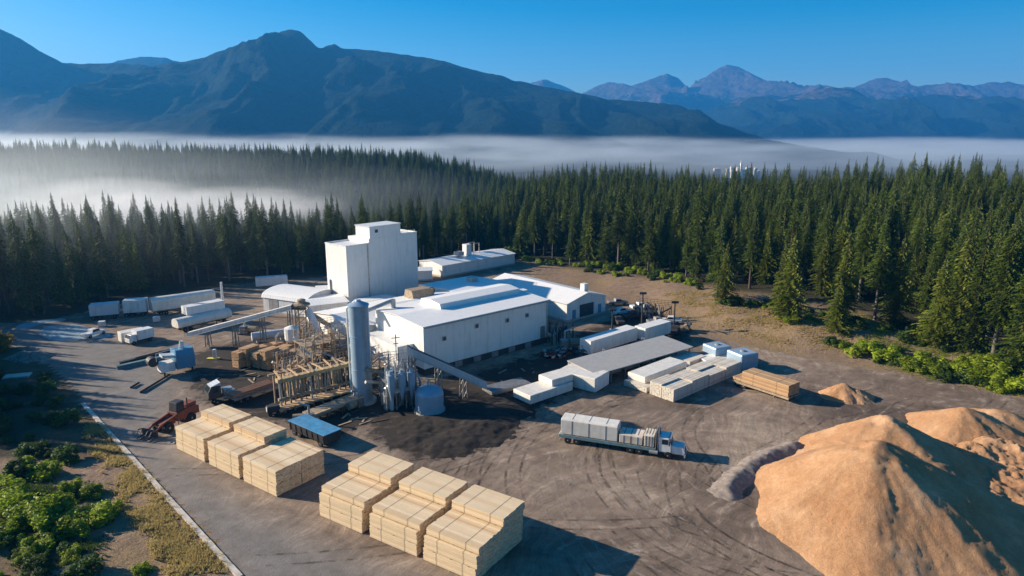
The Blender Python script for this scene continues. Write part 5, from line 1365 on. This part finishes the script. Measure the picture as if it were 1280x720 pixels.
# ------------------------------------------------------------------ air
def volume(name, colr, density, aniso=.0):
    m = bpy.data.materials.new(name); nt = nodes(m)
    v = N(nt, 'ShaderNodeVolumePrincipled'); v.inputs['Color'].default_value = rgba(colr); v.inputs['Density'].default_value = density; v.inputs['Anisotropy'].default_value = aniso
    o = N(nt, 'ShaderNodeOutputMaterial'); nt.links.new(v.outputs[0], o.inputs['Volume']); M[name] = m; return m
volume('haze', (.06,.42,1.), .95e-4, .2)
hz = link('haze', MB().bx(-9500, 9500, -450, 10800, -80, 1050).mesh('haze', 'haze')); tag(hz, 'thin blue air haze over the whole valley', 'haze', None, 'stuff')
def soft_volume(name, colr, dens, aniso, build, step):
    """fog whose density thins out towards its top and edges and breaks into wisps"""
    m = volume(name, colr, dens, aniso); nt = m.node_tree; v = [n for n in nt.nodes if n.type == 'PRINCIPLED_VOLUME'][0]
    nt.links.new(math_(nt, 'MULTIPLY', build(nt), dens), v.inputs['Density'])
    m.cycles.volume_step_rate = step; return m
def bank_density(nt):
    g = objco(nt); sp = N(nt, 'ShaderNodeSeparateXYZ'); nt.links.new(g, sp.inputs[0])
    n_ = noise_(nt, 1., 4, .55, mapping(nt, g, (.0016, .0024, .012)))
    top = math_(nt, 'ADD', math_(nt, 'MULTIPLY', n_, 70.), math_(nt, 'MULTIPLY', sp.outputs['X'], -.008))
    q = math_(nt, 'DIVIDE', math_(nt, 'SUBTRACT', top, sp.outputs['Z']), 26.)
    q = N_clamp(nt, q); w_ = ramp(nt, noise_(nt, 1., 3, .5, mapping(nt, g, (.004, .005, .03))), [(.38, (.12,)*3), (.62, (1,)*3)])
    e = N_clamp(nt, math_(nt, 'DIVIDE', math_(nt, 'SUBTRACT', sp.outputs['Y'], 1180.), 700.))
    return math_(nt, 'MULTIPLY', math_(nt, 'MULTIPLY', q, w_), e)
def N_clamp(nt, v):
    c_ = N(nt, 'ShaderNodeClamp'); nt.links.new(v, c_.inputs[0]); return c_.outputs[0]
soft_volume('fog', (.86,.94,1.), .0021, .35, bank_density, .09)
fb = link('fog_bank', MB().bx(-3200, 4200, 1180, 3300, -62, 58).mesh('fog_bank', 'fog')); tag(fb, 'white fog bank filling the valley between the forest and the mountains', 'fog', None, 'stuff')
def blob_density(nt):
    g = objco(nt); l = N(nt, 'ShaderNodeVectorMath', operation='LENGTH'); nt.links.new(g, l.inputs[0])
    e = N_clamp(nt, math_(nt, 'SUBTRACT', 1., l.outputs['Value'])); n_ = ramp(nt, noise_(nt, 2.6, 4, .6, g), [(.35, (.15,)*3), (.65, (1,)*3)])
    return math_(nt, 'MULTIPLY', e, n_)
def mist_blob(c_, rad, mat, label):
    m_ = MB().lathe([(math.sin(a)*1.02+.001, -math.cos(a)*1.02) for a in np.linspace(0, math.pi, 14)], 28)
    o = link('mist', m_.mesh('mist', mat), None, c_); o.scale = rad; return tag(o, label, 'mist', None, 'stuff')
soft_volume('mist', (.86,.95,1.), .0052, .3, blob_density, .6)
soft_volume('mist_puff', (.98,.98,1.), .05, .3, blob_density, .6)
soft_volume('thin_mist', (.90,.97,1.), .006, .35, blob_density, .6)
mist_blob((-360, 430, -2), (380, 200, 46), 'mist', 'pale mist lying in the wooded hollow at the left')
mist_blob((-205, 350, 6), (60, 45, 18), 'mist_puff', 'bright mist puff rising in the wooded hollow at the far left')
mist_blob((-140, 350, 6), (60, 40, 13), 'mist_puff', 'smaller mist puff right of the bright one in the wooded hollow')
mist_blob((-270, 250, 5), (230, 150, 60), 'thin_mist', 'thin mist veil over the forest at the left')

# ------------------------------------------------------------------ light
w = bpy.data.worlds.new('World'); sc.world = w; w.use_nodes = True; nt = w.node_tree; nt.nodes.clear()
AZ, EL = R(13), R(21)       # sun to the left, slightly beyond the camera plane
sky = N(nt, 'ShaderNodeTexSky', sky_type='NISHITA'); sky.sun_disc = False; sky.sun_elevation = EL; sky.sun_rotation = -(math.pi/2-AZ)
sky.altitude = 300; sky.air_density = 1.0; sky.dust_density = 1.1; sky.ozone_density = 3.
bg = N(nt, 'ShaderNodeBackground', i_Strength=.058); wo = N(nt, 'ShaderNodeOutputWorld')
hs = N(nt, 'ShaderNodeHueSaturation', i_Saturation=1.8, i_Hue=.499); nt.links.new(sky.outputs[0], hs.inputs['Color']); nt.links.new(hs.outputs[0], bg.inputs['Color']); nt.links.new(bg.outputs[0], wo.inputs['Surface'])
sd = Vector((-math.cos(AZ)*math.cos(EL), math.sin(AZ)*math.cos(EL), math.sin(EL)))
sl = bpy.data.lights.new('sun', 'SUN'); sl.energy = 5.0; sl.angle = R(.5); sl.color = (1, .86, .68)
so = link('sun', sl); so.rotation_euler = sd.to_track_quat('Z', 'Y').to_euler()
vs_ = sc.view_settings; vs_.view_transform = 'Standard'; vs_.look = 'None'; vs_.gamma = 1; vs_.exposure = 1.14; vs_.use_curve_mapping = False
sc.cycles.max_bounces = 6; sc.cycles.diffuse_bounces = 3; sc.cycles.glossy_bounces = 2; sc.cycles.transmission_bounces = 2; sc.cycles.volume_bounces = 2
sc.cycles.use_denoising = True
bpy.context.view_layer.update()
